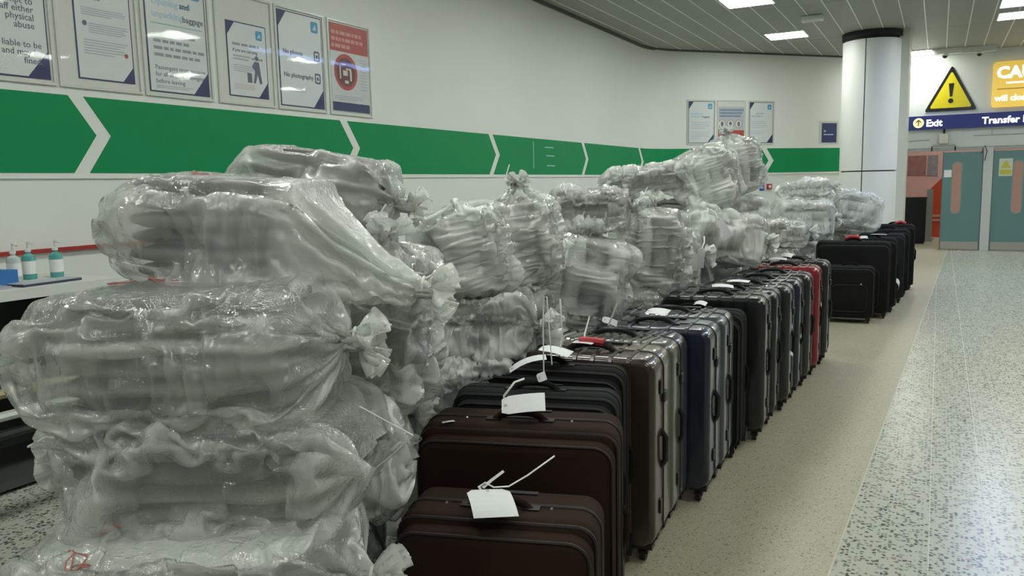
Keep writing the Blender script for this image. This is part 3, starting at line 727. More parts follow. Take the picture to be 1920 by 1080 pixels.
# ------------------------------------------------------------------ luggage
def luggage_tag(parent, loc, rot, size=(.10, .06), strap=None, bend=.006, name='luggage_tag'):
    w, h = size; n = 6; vs = []; fs = []
    for k in range(n + 1):
        t = k / n - .5; z = bend * (1 - 4 * t * t)
        ym = h / 2 * (.72 if k == 0 else 1)
        for y, dz in ((-ym, 0), (ym, 0), (ym, .0008), (-ym, .0008)): vs.append((t * w, y, z + dz))
    for k in range(n):
        for j in range(4): fs.append((4 * k + j, 4 * k + (j + 1) % 4, 4 * k + 4 + (j + 1) % 4, 4 * k + 4 + j))
    fs += [(0, 1, 2, 3), tuple(4 * n + j for j in (3, 2, 1, 0))]
    o = link_mesh(name, fix(mesh(name, vs, fs)), paper, parent, loc, rot); o['label'] = 'white paper luggage tag'
    hb = MB(); hb.lathe([(.005, 0), (.005, .001)], 10, Matrix.Translation((-w / 2 + .012, 0, bend * .35 + .001))); hb.build('tag_eyelet', mat('eyelet', (.45, .46, .44), .5), o)
    if strap:
        M = o.matrix_basis.inverted()
        mb = MB(); mb.tube([M @ Vector(p) for p in strap], .0042, 6, flat=.35); mb.build('tag_strap', strap_m, o)
    return o

def case_wheel(parent, x, y, r=.024):
    mb = MB(); mb.lathe([(.006, -.011), (r, -.011), (r, .011), (.006, .011)], 16, Matrix.Translation((x, y, r)) @ Matrix.Rotation(R(90), 4, 'Y'))
    w = mb.build('wheel', blackrub, parent)
    MB().b2((x - .02, y - .016, r), (x + .02, y + .016, r * 2.3)).build('fork', black_m, w)
    return w
def arch_handle(parent, x0, x1, y, z, rise, m, th=.011, flat=.6, name='handle'):
    pts = []
    for k in range(9):
        t = k / 8; pts.append((x0 + (x1 - x0) * t, y, z + rise * (1 - abs(2 * t - 1) ** 3.2)))
    mb = MB(); mb.tube(pts, th, 8, flat=flat, up=(0, 1, 0)); h = mb.build(name, m, parent)
    for x in (x0, x1): MB().b2((x - .022, y - .016, z - .004), (x + .022, y + .016, z + .010)).build('handle_mount', black_m, h)
    return h
def soft_case(loc, yaw, w, d, h, m, label, group, trim=None, pocket=True, stud=False):
    o = empty('soft_suitcase', loc, R(yaw)); trim = trim or blackrub
    z0 = .05; hb = h - z0
    mb = MB(); vs, fs = rounded_slab(w, d * .80, hb, .055, .035, 7, 5, .03); mb.add([(x, y + d * .10, z + z0) for x, y, z in vs], fs, True); mb.build('body', m, o)
    # deeper front compartment standing proud, lower than the body top
    vs, fs = rounded_slab(w * .97, d * .30, hb * .955, .06, .03, 7, 5, .004); mb = MB(); mb.add([(x, y - d * .35, z + z0) for x, y, z in vs], fs, True); fp = mb.build('front_compartment', m, o)
    P = rrect(w * .95, hb * .935, .055, 7); mb = MB(); mb.tube([(x, -d * .475, z + z0 + hb * .478) for x, z in P], .0045, 6, close=True); mb.build('piping', trim, fp)
    P = rrect(w * .985, hb * .975, .05, 7); mb = MB(); mb.tube([(x, -d * .255, z + z0 + hb * .49) for x, z in P], .006, 6, close=True); mb.build('piping', trim, o)
    P = rrect(w * 1.004, hb * 1.004, .056, 7)
    for y in (d * .06, d * .085): mb = MB(); mb.tube([(x, y, z + z0 + hb * .5) for x, z in P], .0035, 6, close=True); mb.build('zipper', trim, o)
    if pocket:
        vs, fs = rounded_slab(w * .72, .02, hb * .52, .05, .012, 6, 3, .002); mb = MB(); mb.add([(x, y - d * .505, z + z0 + .07) for x, y, z in vs], fs, True); pk = mb.build('front_pocket', m, o)
        P = rrect(w * .71, hb * .515, .048, 6); mb = MB(); mb.tube([(x, -d * .535 - .004, z + z0 + .07 + hb * .26) for x, z in P], .0035, 6, close=True); mb.build('pocket_zipper', trim, pk)
        MB().b2((w * .22, -d * .535 - .012, z0 + .075 + hb * .515), (w * .25, -d * .535 - .006, z0 + .09 + hb * .515)).build('zip_pull', chrome, pk)
    arch_handle(o, -.085, .085, d * .0, h - .006, .03, m if m is not blackrub else black_m)
    # pull handle bar behind the carry handle
    MB().b2((-.085, d * .33, h - .03), (.085, d * .40, h + .004)).build('pull_handle', black_m, o)
    # side carry strap
    mb = MB(); mb.tube([(w / 2 - .002, d * .1, z0 + hb * .40), (w / 2 + .014, d * .1, z0 + hb * .44), (w / 2 + .016, d * .1, z0 + hb * .56), (w / 2 - .002, d * .1, z0 + hb * .60)], .010, 8, flat=.5, up=(0, 1, 0)); mb.build('side_handle', m, o)
    for sx in (-1, 1):
        for sy in (-1, 1): case_wheel(o, sx * (w / 2 - .05), sy * (d / 2 - .05))
        MB().b2((sx * w / 2 - sx * .07, d * .30, z0 - .004), (sx * w / 2 + sx * .006, d * .505, z0 + .07)).build('corner_guard', black_m, o)
    if stud:
        for x in (-w * .28, w * .26): mb = MB(); mb.lathe([(.006, 0), (.004, .004)], 8, Matrix.Translation((x, d * .02, h - .001))); mb.build('stud', chrome, o)
    return tag(o, label, 'suitcase', group)

def hard_case(loc, yaw, w, d, h, m, label, group, ribs=8, m2=None, accent=None, diag=False):
    o = empty('hard_suitcase', loc, R(yaw)); m2 = m2 or m
    z0 = .065; hb = h - z0; half = d * .47
    def ribmesh(hh):
        e = .024; pts = []
        # front shell section in y,z: over the top, round the edge, down the face
        pts.append((-.03 * d, hb)); pts.append((-d / 2 + e, hb))
        for k in range(1, 6):
            q = PI / 2 * k / 5; pts.append((-d / 2 + e - e * math.sin(q), hb - e + e * math.cos(q)))
        pts.append((-d / 2, .06)); vs = []; fs = []
        for i, p in enumerate(pts):
            a = pts[max(i - 1, 0)]; b = pts[min(i + 1, len(pts) - 1)]; t = Vector((b[0] - a[0], b[1] - a[1])).normalized(); n = Vector((t.y, -t.x))
            for x, k in ((-.011, -.002), (-.007, .006), (.007, .006), (.011, -.002)):
                vs.append((x + (.048 * p[0] / d if diag else 0), p[0] + n.x * k, p[1] + n.y * k))
        for i in range(len(pts) - 1):
            for j in range(3): fs.append((4 * i + j, 4 * i + j + 1, 4 * i + 5 + j, 4 * i + 4 + j))
        fs += [(0, 1, 2, 3), tuple(4 * (len(pts) - 1) + j for j in (3, 2, 1, 0))]
        return fix(mesh('rib', vs, fs))
    for s, mm in ((-1, m), (1, m2)):
        vs, fs = rounded_slab(w, half, hb, .060, .024, 7, 5, .004)
        mb = MB(); mb.add([(x, y if s < 0 else -y, z) for x, y, z in vs], fs, True)
        sh = mb.build('shell', mm, o, (0, s * (d / 2 - half / 2), z0))
        if ribs:
            rm = RIBS.get((round(d, 3), round(h, 3), diag))
            if rm is None: rm = ribmesh(hb); RIBS[(round(d, 3), round(h, 3), diag)] = rm
            for k in range(ribs):
                x = (k + .5) / ribs * (w - .13) - (w - .13) / 2
                me = RIBM.get((rm.name, mm.name))
                if me is None: me = rm.copy(); me.materials.clear(); me.materials.append(mm); RIBM[(rm.name, mm.name)] = me
                q = link_mesh('rib', me, mm, sh, (x, -s * (d / 2 - half / 2), 0))
                if s > 0: q.rotation_euler = (0, 0, PI); q.location = (x, -(d / 2 - half / 2), 0)
    P = rrect(w - .006, hb - .006, .062, 7)
    mb = MB(); mb.add([(x, -d * .035, z + z0 + hb / 2) for x, z in P] + [(x, d * .035, z + z0 + hb / 2) for x, z in P], [(i, (i + 1) % len(P), len(P) + (i + 1) % len(P), len(P) + i) for i in range(len(P))], True); mb.build('zip_band', blackrub, o)
    mb = MB(); mb.tube([(x * 1.008, 0, z * 1.006 + z0 + hb / 2) for x, z in P], .005, 6, close=True); mb.build('zip_teeth', black_m, o)
    arch_handle(o, -.10, .10, -d * .12, h - .004, .03, black_m, .013)
    MB().b2((-.12, d * .30, h - .02), (.12, d * .42, h + .010)).build('pull_handle', black_m, o)
    mb = MB(); mb.tube([(w / 2 - .002, -d * .12, z0 + hb * .40), (w / 2 + .016, -d * .12, z0 + hb * .44), (w / 2 + .017, -d * .12, z0 + hb * .56), (w / 2 - .002, -d * .12, z0 + hb * .60)], .011, 8, flat=.6, up=(0, 1, 0)); mb.build('side_handle', black_m, o)
    for zz in (.16, .80):
        for yy in (-d * .20,):
            vs, fs = rounded_slab(.010, .028, .055, .004, .004, 3, 2); mb = MB(); mb.add([(x + w / 2 + .003, y + yy, z + z0 + hb * zz) for x, y, z in vs], fs, True); mb.build('side_foot', black_m, o)
    vs, fs = rounded_slab(.016, .05, .045, .006, .006, 3, 2); mb = MB(); mb.add([(x + w / 2 + .004, y, z + z0 + hb * .74) for x, y, z in vs], fs, True); mb.build('lock', accent or black_m, o)
    for sx in (-1, 1):
        for sy in (-1, 1):
            case_wheel(o, sx * (w / 2 - .055), sy * (d / 2 - .055), .028)
        MB().b2((sx * (w / 2 - .09), -d * .46, z0 - .006), (sx * (w / 2 - .012), -d * .28, z0 + .012)).build('wheel_mount', black_m, o)
        MB().b2((sx * (w / 2 - .09), d * .28, z0 - .006), (sx * (w / 2 - .012), d * .46, z0 + .012)).build('wheel_mount', black_m, o)
    return tag(o, label, 'suitcase', group)
RIBS = {}; RIBM = {}

brown_cloth = mat('brown_luggage_cloth', (0.030, 0.0160, 0.0108), 0.85, var=.12, scale=300, bump=.3, bscale=900, spec=.15)
brown_trim = mat('brown_piping', (0.016, 0.011, 0.010), 0.6)
black_cloth = mat('black_luggage_cloth', (0.009, 0.0095, 0.010), 0.85, var=.12, scale=300, bump=.3, bscale=900, spec=.2)
charcoal_cloth = mat('charcoal_luggage_cloth', (0.017, 0.0178, 0.019), 0.85, var=.12, scale=300, bump=.3, bscale=900, spec=.2)
def shell(name, c, rough=.30): return mat(name, c, rough, var=.08, scale=60, coat=.6, bump=.15, bscale=260)
sh_brown = shell('brown_shell', (.036, .023, .015)); sh_gold = shell('taupe_shell', (.13, .11, .075)); sh_green = shell('grey_green_shell', (.085, .09, .068))
sh_gun = shell('gunmetal_shell', (.035, .036, .036)); sh_navy = shell('navy_shell', (.007, .012, .028)); sh_steel = shell('steel_blue_shell', (.050, .062, .075))
sh_black = shell('black_shell', (.006, .006, .007)); sh_char = shell('charcoal_shell', (.016, .018, .020)); sh_red = shell('red_shell', (.22, .008, .016))
GA, GB = 'suitcases lined up in the near row', 'suitcases in the far row by the column'
def put(xr, yf, w, d, yaw):
    """front right bottom corner -> centre of the base"""
    c, s = math.cos(R(yaw)), math.sin(R(yaw)); lx, ly = -w / 2, d / 2
    return (xr + c * lx - s * ly, yf + s * lx + c * ly, 0)
def pl(xr, yf, w, d, yaw): return put(xr, yf, w, d, yaw)

c = soft_case(pl(-.70, 1.70, .53, .27, 16), 16, .53, .27, .605, brown_cloth, 'small brown soft suitcase at the front of the row with a square white tag', GA, brown_trim, stud=True)
luggage_tag(c, (-.008, -.062, .640), (R(-4), R(9), R(-66)), (.135, .115), [(-.045, .0, .640), (-.06, .012, .652), (-.045, .02, .662), (-.02, .015, .652), (.02, .02, .655), (.07, .03, .685), (.14, .05, .735)], .008)
mb = MB(); mb.tube([(-.05, .012, .65), (-.03, .03, .665), (.0, .05, .685)], .008, 6, flat=.3); mb.build('tag_strap_end', strap_m, c)
c = soft_case(pl(-.785, 2.08, .62, .27, 16), 16, .62, .27, .725, brown_cloth, 'larger brown soft suitcase right behind the small brown one', GA, brown_trim, stud=True)
luggage_tag(c, (.015, -.02, .782), (R(32), R(-6), R(8)), (.135, .075), [(-.05, .0, .765), (-.05, .0, .80), (-.02, .02, .84), (.01, .03, .85)], .004)
luggage_tag(c, (-.215, -.06, .728), (0, 0, R(35)), (.04, .014), None, .001)
c = soft_case(pl(-.905, 2.395, .58, .175, 14), 14, .58, .175, .745, charcoal_cloth, 'charcoal soft suitcase behind the two brown ones, lower than the black one', GA)
luggage_tag(c, (.03, -.04, .80), (R(70), 0, R(70)), (.055, .03), [(.03, .0, .80), (.03, .0, .98), (.035, .0, 1.07), (.045, .0, 1.07), (.055, .02, .83)], .002)
c = soft_case(pl(-.955, 2.59, .60, .165, 10), 10, .60, .165, .785, black_cloth, 'black soft suitcase just before the glossy brown hard case', GA)
luggage_tag(c, (-.03, -.14, .815), (R(10), R(-20), R(18)), (.14, .05), None, .014)
luggage_tag(c, (.04, -.02, .840), (R(10), R(8), R(-8)), (.12, .06), [(.05, .0, .83), (.06, .01, .90), (.05, .02, 1.03)], .006)
# hard shells
def hc(xr, yf, w, d, h, yaw, m, label, **k): return hard_case(pl(xr, yf, w, d, yaw), yaw, w, d, h, m, label, GA, **k)
c = hc(-.893, 2.76, .55, .30, .80, 5, sh_brown, 'glossy dark brown hard suitcase with taupe sides and a red ribbon on its handle', m2=sh_gold, ribs=6)
luggage_tag(c, (-.03, -.05, .832), (R(4), 0, R(-4)), (.085, .045), [(-.03, -.04, .84), (-.035, -.02, .86), (-.02, .0, .93)], .003)
mb = MB(); mb.tube([(-.05, -.036, .835), (-.0, -.036, .838), (.05, -.036, .833)], .016, 8); rb = mb.build('ribbon', mat('red_ribbon', (.42, .02, .03), .5), c)
c = hc(-.918, 3.075, .55, .29, .80, 4, sh_green, 'taupe grey ribbed hard suitcase behind the glossy brown one', m2=sh_gun, ribs=11, diag=True)
luggage_tag(c, (-.05, .05, .845), (R(60), R(20), R(30)), (.07, .03), [(-.05, .03, .83), (-.03, .03, .88), (-.01, .03, .93)], .006)
c = hc(-.855, 3.42, .56, .30, .80, 4, sh_navy, 'navy blue hard suitcase with a square white tag on top', m2=sh_steel, ribs=5)
luggage_tag(c, (.0, .035, .842), (R(10), R(2), R(-6)), (.105, .085), None, .006)
c = hc(-.865, 3.735, .56, .29, .805, 4, sh_steel, 'steel blue hard suitcase between the navy case and the black cases', m2=sh_char, ribs=9)
c = soft_case(pl(-.86, 4.06, .54, .25, 4), 4, .54, .25, .77, black_cloth, 'black soft suitcase standing between shiny hard cases', GA)
luggage_tag(c, (.04, -.0, .80), (R(20), 0, R(-10)), (.07, .04), None, .01)
c = hc(-.80, 4.40, .58, .32, .81, 4, sh_black, 'glossy black hard suitcase, first of the three black ones with tags', ribs=6)
luggage_tag(c, (.03, .02, .848), (R(6), R(3), R(12)), (.12, .075), [(-.02, .0, .83), (-.03, .0, .84), (-.05, .01, .835)], .006)
c = hc(-.80, 4.735, .58, .30, .80, 4, sh_black, 'glossy black hard suitcase, second of the three black ones with tags', m2=sh_char, ribs=6)
luggage_tag(c, (.05, .0, .842), (R(4), R(0), R(-4)), (.13, .07), None, .004)
c = hc(-.775, 5.06, .56, .30, .79, 3, sh_char, 'charcoal hard suitcase with an orange sticker hanging at its side', ribs=8, m2=sh_black)
luggage_tag(c, (.275, -.02, .52), (R(90), R(60), R(90)), (.075, .03), None, .006)
MB().b2((.262, -.04, .42), (.270, .02, .50)).build('orange_sticker', mat('orange_sticker', (.5, .08, .04), .5), c)
luggage_tag(c, (.282, -.06, .36), (R(90), R(25), R(80)), (.09, .022), None, .004)
c = hc(-.768, 5.40, .56, .30, .79, 3, sh_navy, 'dark navy hard suitcase near the far end of the near row', m2=sh_black, ribs=7)
luggage_tag(c, (.28, .0, .40), (R(90), R(28), R(70)), (.09, .022), None, .004)
c = hc(-.752, 5.75, .54, .30, .79, 3, sh_char, 'charcoal hard suitcase directly in front of the red one', m2=sh_steel, ribs=7)
c = hc(-.738, 6.12, .52, .29, .805, 3, sh_red, 'bright red hard suitcase near the end of the near row', ribs=7)
luggage_tag(c, (-.05, .0, .85), (R(8), 0, R(6)), (.13, .07), None, .006); luggage_tag(c, (.0, .08, .87), (R(30), 0, R(-16)), (.10, .05), None, .01)
luggage_tag(c, (.265, -.02, .50), (R(90), R(70), R(90)), (.07, .04), None, .004)
c = hc(-.722, 6.50, .54, .30, .81, 2, sh_black, 'glossy black hard suitcase behind the red one, last of the near row', m2=sh_char, ribs=6)
# far row
def sc(xr, yf, w, d, h, yaw, label, m=black_cloth): return soft_case(pl(xr, yf, w, d, yaw), yaw, w, d, h, m, label, GB)
c = sc(-.52, 8.55, .46, .24, .57, 4, 'small black soft suitcase at the front of the far row')
c = sc(-.40, 8.92, .72, .30, .79, 4, 'wide black soft suitcase with a red ribbon behind the small black one')
mb = MB(); mb.tube([(-.07, 0, .82), (-.02, -.02, .84), (.03, .0, .835), (.08, 0, .82)], .017, 8); mb.build('ribbon', MATS['red_ribbon'], c)
luggage_tag(c, (.10, .0, .83), (R(60), 0, R(20)), (.08, .03), None, .01)
c = sc(-.36, 9.36, .5, .28, .80, 3, 'black soft suitcase third in the far row with a white tag low on its side'); luggage_tag(c, (.06, -.04, .835), (0, 0, 0), (.16, .07), None, .004)
luggage_tag(c, (.262, -.02, .30), (R(90), R(40), R(80)), (.16, .06), None, .02)
c = sc(-.31, 10.1, .5, .28, .80, 3, 'black soft suitcase fourth in the far row', charcoal_cloth)
c = sc(-.28, 10.75, .5, .28, .81, 3, 'black soft suitcase fifth in the far row'); 
c = sc(-.24, 11.35, .46, .28, .84, 3, 'tall black soft suitcase ending the far row, white tags at its foot'); luggage_tag(c, (-.05, -.16, .30), (R(80), R(45), 0), (.26, .07), None, .02); luggage_tag(c, (.05, -.17, .24), (R(80), R(-40), 0), (.24, .07), None, .02)
mb = MB(); mb.tube([(.0, 0, .85), (.06, 0, .87), (.12, 0, .85)], .02, 8); mb.build('ribbon', MATS['red_ribbon'], c)

# ------------------------------------------------------------------ clear plastic bags of folded cloth
BK = (.02, .02)
def sim_film(a, b, c, neck, frill, seed, nu, nv, excess, iters, g, taper=0.25, zneck=0.0, wr=1.0, cg=.42, fill=(1.0, 0.0)):
    rng = np.random.default_rng(seed)
    NU, NV = nu, nv; nu = int(NU * cg / 2) * 2; nv = int(NV * cg / 2) * 2 + 1
    Lb = a * 1.07
    x = np.linspace(-Lb, a + neck + frill, nv)
    t0 = np.clip((x + Lb) / (.36 * a), 0, 1)
    e0 = np.sin(t0 * PI / 2)
    sz = 1.05 * c * np.maximum(e0 ** .5, .05); sy = 1.05 * b * (.70 + .30 * e0 ** .6)
    xt = a * (1 - taper); t1 = np.clip((x - xt) / (a + neck - xt), 0, 1); sm = t1 * t1 * (3 - 2 * t1)
    rn = .026
    sz = sz * (1 - sm) + rn * sm; sy = sy * (1 - sm) + rn * sm
    tf = np.clip((x - a - neck) / max(frill, 1e-4), 0, 1); fl = .038 * tf ** .8
    sz = sz + fl; sy = sy + fl
    zc = zneck * sm
    th = np.linspace(0, 2 * PI, nu, endpoint=False) + .01
    cs = np.sign(np.cos(th)) * np.abs(np.cos(th)) ** (2 / 3.2); sn = np.sign(np.sin(th)) * np.abs(np.sin(th)) ** (2 / 3.2)
    k = int(rng.integers(8, 12)); ph = rng.uniform(0, 6.28, 6)
    ple = np.sin(k * th + 1.6 * np.sin(2 * th + ph[0]) + ph[1]) * .6 + np.sin((k + 5) * th + ph[2] + np.sin(3 * th)) * .4
    amp = np.clip(sm * 1.0, 0, 1) ** 1.3 * .45 + np.where(tf > 0, .12, 0)
    rad = 1 + amp[:, None] * ple[None, :]
    P = np.zeros((nv, nu, 3))
    P[..., 0] = x[:, None]; P[..., 1] = sy[:, None] * cs * rad; P[..., 2] = sz[:, None] * sn * rad + zc[:, None]
    P[..., 0] += (tf * .02)[:, None] * np.sin(5 * th + ph[3])
    # broad lumps and fine irregularity that seed the buckling
    for i in range(26):
        f1, f2 = rng.integers(1, 9), rng.uniform(2, 26); p1, p2 = rng.uniform(0, 6.28, 2)
        w = .020 * wr / (1 + .12 * (f1 + f2 * .3)) * np.sin(f1 * th[None, :] + p1 + f2 * x[:, None] * .6) * np.cos(f2 * x[:, None] + p2)
        w *= (1 - sm[:, None])
        P[..., 1] += w * np.cos(th); P[..., 2] += w * np.sin(th)
    P += rng.normal(0, .004, P.shape)
    ks, kc = .9, .38
    def solve(A, B, L, k1=ks, k2=kc):
        d = B - A; l = np.linalg.norm(d, axis=-1, keepdims=True) + 1e-9
        e = (l - L[..., None]) / l; kk = np.where(e > 0, k1, k2); return d * (e * kk * .5)
    gl = np.array(g) * .00035
    def relax(P, xx, exc, its, bk, teth, grav):
        nv, nu = P.shape[:2]; P0 = P.copy()
        sm_ = np.interp(xx, x, sm)[:, None]
        ring = np.linalg.norm(np.roll(P0, -1, 1) - P0, axis=2)
        Lu = np.percentile(ring.sum(1), 80) * exc / nu
        Lu = np.maximum(ring.mean(1, keepdims=True) * (1 + (exc - 1) * .7), Lu * (1 - sm_ * .45))
        Lv = np.linalg.norm(P0[1:] - P0[:-1], axis=2).mean(1, keepdims=True) * (1 + (exc - 1) * .8)
        Ld = np.sqrt(Lu[1:] ** 2 + Lv ** 2)
        isn = np.where((xx > a + neck - .03) & (xx < a + neck + .012))[0]
        ev = np.arange(0, nu, 2); od = np.arange(1, nu, 2)
        ve = np.arange(0, nv - 1, 2); vo = np.arange(1, nv - 1, 2)
        for it in range(its):
            P += gl * grav
            for I in (ev, od):
                J = (I + 1) % nu; q = solve(P[:, I], P[:, J], np.repeat(Lu, len(I), 1)); P[:, I] += q; P[:, J] -= q
            for I in (ve, vo):
                q = solve(P[I], P[I + 1], np.repeat(Lv[I], nu, 1)); P[I] += q; P[I + 1] -= q
            for sft in (1, -1):
                for I in (ve, vo):
                    B = np.roll(P[I + 1], -sft, 1); q = solve(P[I], B, np.repeat(Ld[I], nu, 1), .5, .25); P[I] += q; P[I + 1] -= np.roll(q, sft, 1)
            for st, kb in bk:
                mu = (np.roll(P, st, 1) + np.roll(P, -st, 1)) * .5; P += kb * (mu - P)
                mv = (P[2 * st:] + P[:-2 * st]) * .5; P[st:-st] += kb * (mv - P[st:-st])
            P += teth * (P0 - P)
            # contents press out against the film
            F = (np.abs(P[..., 0] / a) ** 5 + np.abs(P[..., 1] / b) ** 5 + np.abs(P[..., 2] / c) ** 5) ** (1 / 5)
            msk = (F < .975) & (P[..., 0] < a * (1 - taper * .6)); sc_ = np.where(msk, .975 / np.maximum(F, .2), 1.0)
            P[..., 1] *= sc_; P[..., 2] *= sc_
            if len(isn):
                cy_ = P[isn, :, 1].mean(1, keepdims=True); cz_ = zneck
                rr = np.sqrt((P[isn, :, 1] - cy_) ** 2 + (P[isn, :, 2] - cz_) ** 2); f_ = np.minimum(1, rn * 1.25 / np.maximum(rr, 1e-5))
                P[isn, :, 1] = cy_ + (P[isn, :, 1] - cy_) * f_; P[isn, :, 2] = cz_ + (P[isn, :, 2] - cz_) * f_
        return P
    def upsample(P, xx, nv2, nu2):
        nv, nu = P.shape[:2]
        def cr(A, t, per):
            n = A.shape[0]; i = np.floor(t).astype(int); f = (t - i)[:, None, None]
            ix = (lambda k: (i + k) % n) if per else (lambda k: np.clip(i + k, 0, n - 1))
            p0, p1, p2, p3 = A[ix(-1)], A[ix(0)], A[ix(1)], A[ix(2)]
            return p1 + .5 * f * (p2 - p0 + f * (2 * p0 - 5 * p1 + 4 * p2 - p3 + f * (3 * (p1 - p2) + p3 - p0)))
        tv = np.linspace(0, nv - 1, nv2); Q = cr(P, tv, False)
        Q = cr(Q.transpose(1, 0, 2), np.arange(nu2) * nu / nu2, True).transpose(1, 0, 2).copy()
        return Q, np.interp(tv, np.arange(nv), xx)
    P = relax(P, x, excess, iters, ((1, BK[0]),), .010, 1.0)
    Q, xq = upsample(P, x, NV, NU)
    Q += rng.normal(0, .0008, Q.shape)
    P = relax(Q, xq, 1.03, 12, ((1, BK[1]),), .03, .3)
    nv, nu = NV, NU
    vs = P.reshape(-1, 3)
    idx = np.arange(nv * nu).reshape(nv, nu)
    A = idx[:-1]; B = np.roll(idx, -1, 1)[:-1]; C_ = np.roll(idx, -1, 1)[1:]; D = idx[1:]
    fc = np.stack([A, B, C_, D], -1).reshape(-1, 4)
    F = (np.abs(P[..., 0] / a) ** 5 + np.abs(P[..., 1] / b) ** 5 + np.abs(P[..., 2] / c) ** 5) ** (1 / 5)
    slack = np.clip((F - 0.99) / .34, 0, 1)
    lim = a * (fill[1] + fill[0] * .90)
    slack = np.maximum(slack, np.clip((P[..., 0] - lim) / (.25 * a), 0, 1))
    for _ in range(2): slack = (slack + np.roll(slack, 1, 1) + np.roll(slack, -1, 1)) / 3
    return P, vs, fc, slack.ravel()
def grid_mesh(name, vs, fc, extra=()):
    me = bpy.data.meshes.new(name); n = len(fc)
    me.vertices.add(len(vs)); me.vertices.foreach_set('co', vs.astype(np.float32).ravel())
    me.loops.add(n * 4); me.loops.foreach_set('vertex_index', fc.astype(np.int32).ravel())
    me.polygons.add(n); me.polygons.foreach_set('loop_start', np.arange(0, n * 4, 4, dtype=np.int32))
    me.update(calc_edges=True); me.validate(); me.polygons.foreach_set('use_smooth', [True] * n)
    return me
# a few folded-garment shapes (unit half-sizes), shared by all bags
GM = []
def garment_mesh(seed):
    nu_, nv_ = 40, 16; vs = []; fs = []; rnd = random.Random(seed); ox = rnd.uniform(0, 50)
    for j in range(nv_ + 1):
        p = -PI / 2 + PI * j / nv_
        for i in range(nu_):
            q = 2 * PI * i / nu_
            def se(v, e): return math.copysign(abs(v) ** e, v)
            cx_, sx_ = se(math.cos(q), .45), se(math.sin(q), .45); cp, sp = se(math.cos(p), .55), se(math.sin(p), .8)
            v = Vector((cx_ * cp, sx_ * cp, sp))
            k = noise.noise(Vector((v.x * 1.7 + ox, v.y * 1.7, v.z * .4))) * .10 + noise.noise(Vector((v.x * 5 + ox, v.y * 5, v.z))) * .05
            fold = .22 * noise.noise(Vector((v.x * 3.5 + ox, v.y * 3.0, 0)))
            vs.append((v.x * (1 + k), v.y * (1 + k), v.z * (1 + k * 2) + fold))
    for j in range(nv_):
        for i in range(nu_):
            fs.append((j * nu_ + i, j * nu_ + (i + 1) % nu_, (j + 1) * nu_ + (i + 1) % nu_, (j + 1) * nu_ + i))
    return vs, fs
for i in range(4):
    v_, f_ = garment_mesh(i)
    row = []
    for g_ in garm:
        me = mesh('folded_garment', v_, f_, True); me.materials.append(g_); row.append(me)
    GM.append(row)
def bag(center, size, yaw, label, group, seed, tilt=0.0, roll=0.0, neck=.045, frill=.05, film=None, n=5, res=(110, 90), excess=1.16, iters=60, taper=.25, zneck=0.0, palette=(0, 0, 1, 3), fill=(1.0, 0.0), writing=None, tie=True, wr=1.0, cg=.42):
    a, b, c = size
    o = empty('plastic_bag', center, rot=(R(roll), R(tilt), R(yaw)))
    g = o.rotation_euler.to_matrix().inverted() @ Vector((0, 0, -1))
    P, vs, fc, slk = sim_film(a, b, c, neck, frill, seed, res[0], res[1], excess, iters, g, taper, zneck, wr, cg, fill=fill)
    fm_ = grid_mesh('film', vs, fc); fm_.attributes.new('slack', 'FLOAT', 'POINT').data.foreach_set('value', slk.astype(np.float32)); fo_ = link_mesh('film', fm_, film or film_a, o); fo_['label'] = 'clear frosted plastic film'
    rnd = random.Random(seed)
    t = 2 * c * .94 / n
    fx, fo2 = fill
    for i in range(n):
        z = -c * .94 + t * (i + .5); k = (1 - min(.98, abs(z / c)) ** 5) ** (1 / 5)
        me = GM[rnd.randrange(4)][palette[rnd.randrange(len(palette))]]
        link_mesh('folded_garment', me, None, o, (a * fo2 + rnd.uniform(-.02, .02) * a, rnd.uniform(-.02, .02) * b, z), (0, 0, (PI if rnd.random() < .5 else 0) + rnd.uniform(-.03, .03)), (a * .87 * k * fx, b * .87 * k, t * .50))
    if tie:
        mb = MB(); mb.tube([(a + neck - .008, .026 * math.cos(q), zneck + .026 * math.sin(q)) for q in [2 * PI * k / 14 for k in range(14)]], .004, 6, close=True); mb.tube([(a + neck - .008, .02, zneck + .02), (a + neck + .03, .05, zneck + .04), (a + neck + .07, .06, zneck + .02)], .003, 5)
        tt = mb.build('cable_tie', strap_m, o); tt['label'] = 'white cable tie'
    if writing:
        nv, nu = P.shape[:2]
        cen = np.array([0, 0, 0])
        for (v0, u0_, sv, su, sd) in writing:
            rr = random.Random(sd); pts = []
            ph = rr.uniform(0, 6)
            for k in range(26):
                tt_ = k / 25
                vv = (v0 + sv * tt_ + .25 * sv * math.sin(tt_ * 21 + ph)) * (nv - 1); uu = ((u0_ + su * math.sin(tt_ * 17 + ph) * (.6 + .4 * math.sin(tt_ * 5))) % 1.0) * nu
                i0 = int(min(max(vv, 0), nv - 2)); j0 = int(uu) % nu; fv = min(max(vv - i0, 0), 1); fu = uu - int(uu)
                q = (P[i0, j0] * (1 - fv) + P[i0 + 1, j0] * fv) * (1 - fu) + (P[i0, (j0 + 1) % nu] * (1 - fv) + P[i0 + 1, (j0 + 1) % nu] * fv) * fu
                nrm = np.array([0, q[1] / b ** 2, q[2] / c ** 2]); nrm = nrm / (np.linalg.norm(nrm) + 1e-9)
                pts.append(Vector(q + nrm * .004))
            mb = MB(); mb.tube(pts, .0016, 5); w_ = mb.build('marker_writing', marker, o); w_['label'] = 'red marker writing'
    return tag(o, label, 'plastic bag', group)

GBAG = 'clear plastic bags of folded cloth piled behind the suitcases'
def B(center, size, yaw, label, seed, **k): return bag(center, size, yaw, label, GBAG, seed, **k)
HI = (150, 124); MID = (116, 96); LOW = (84, 70)
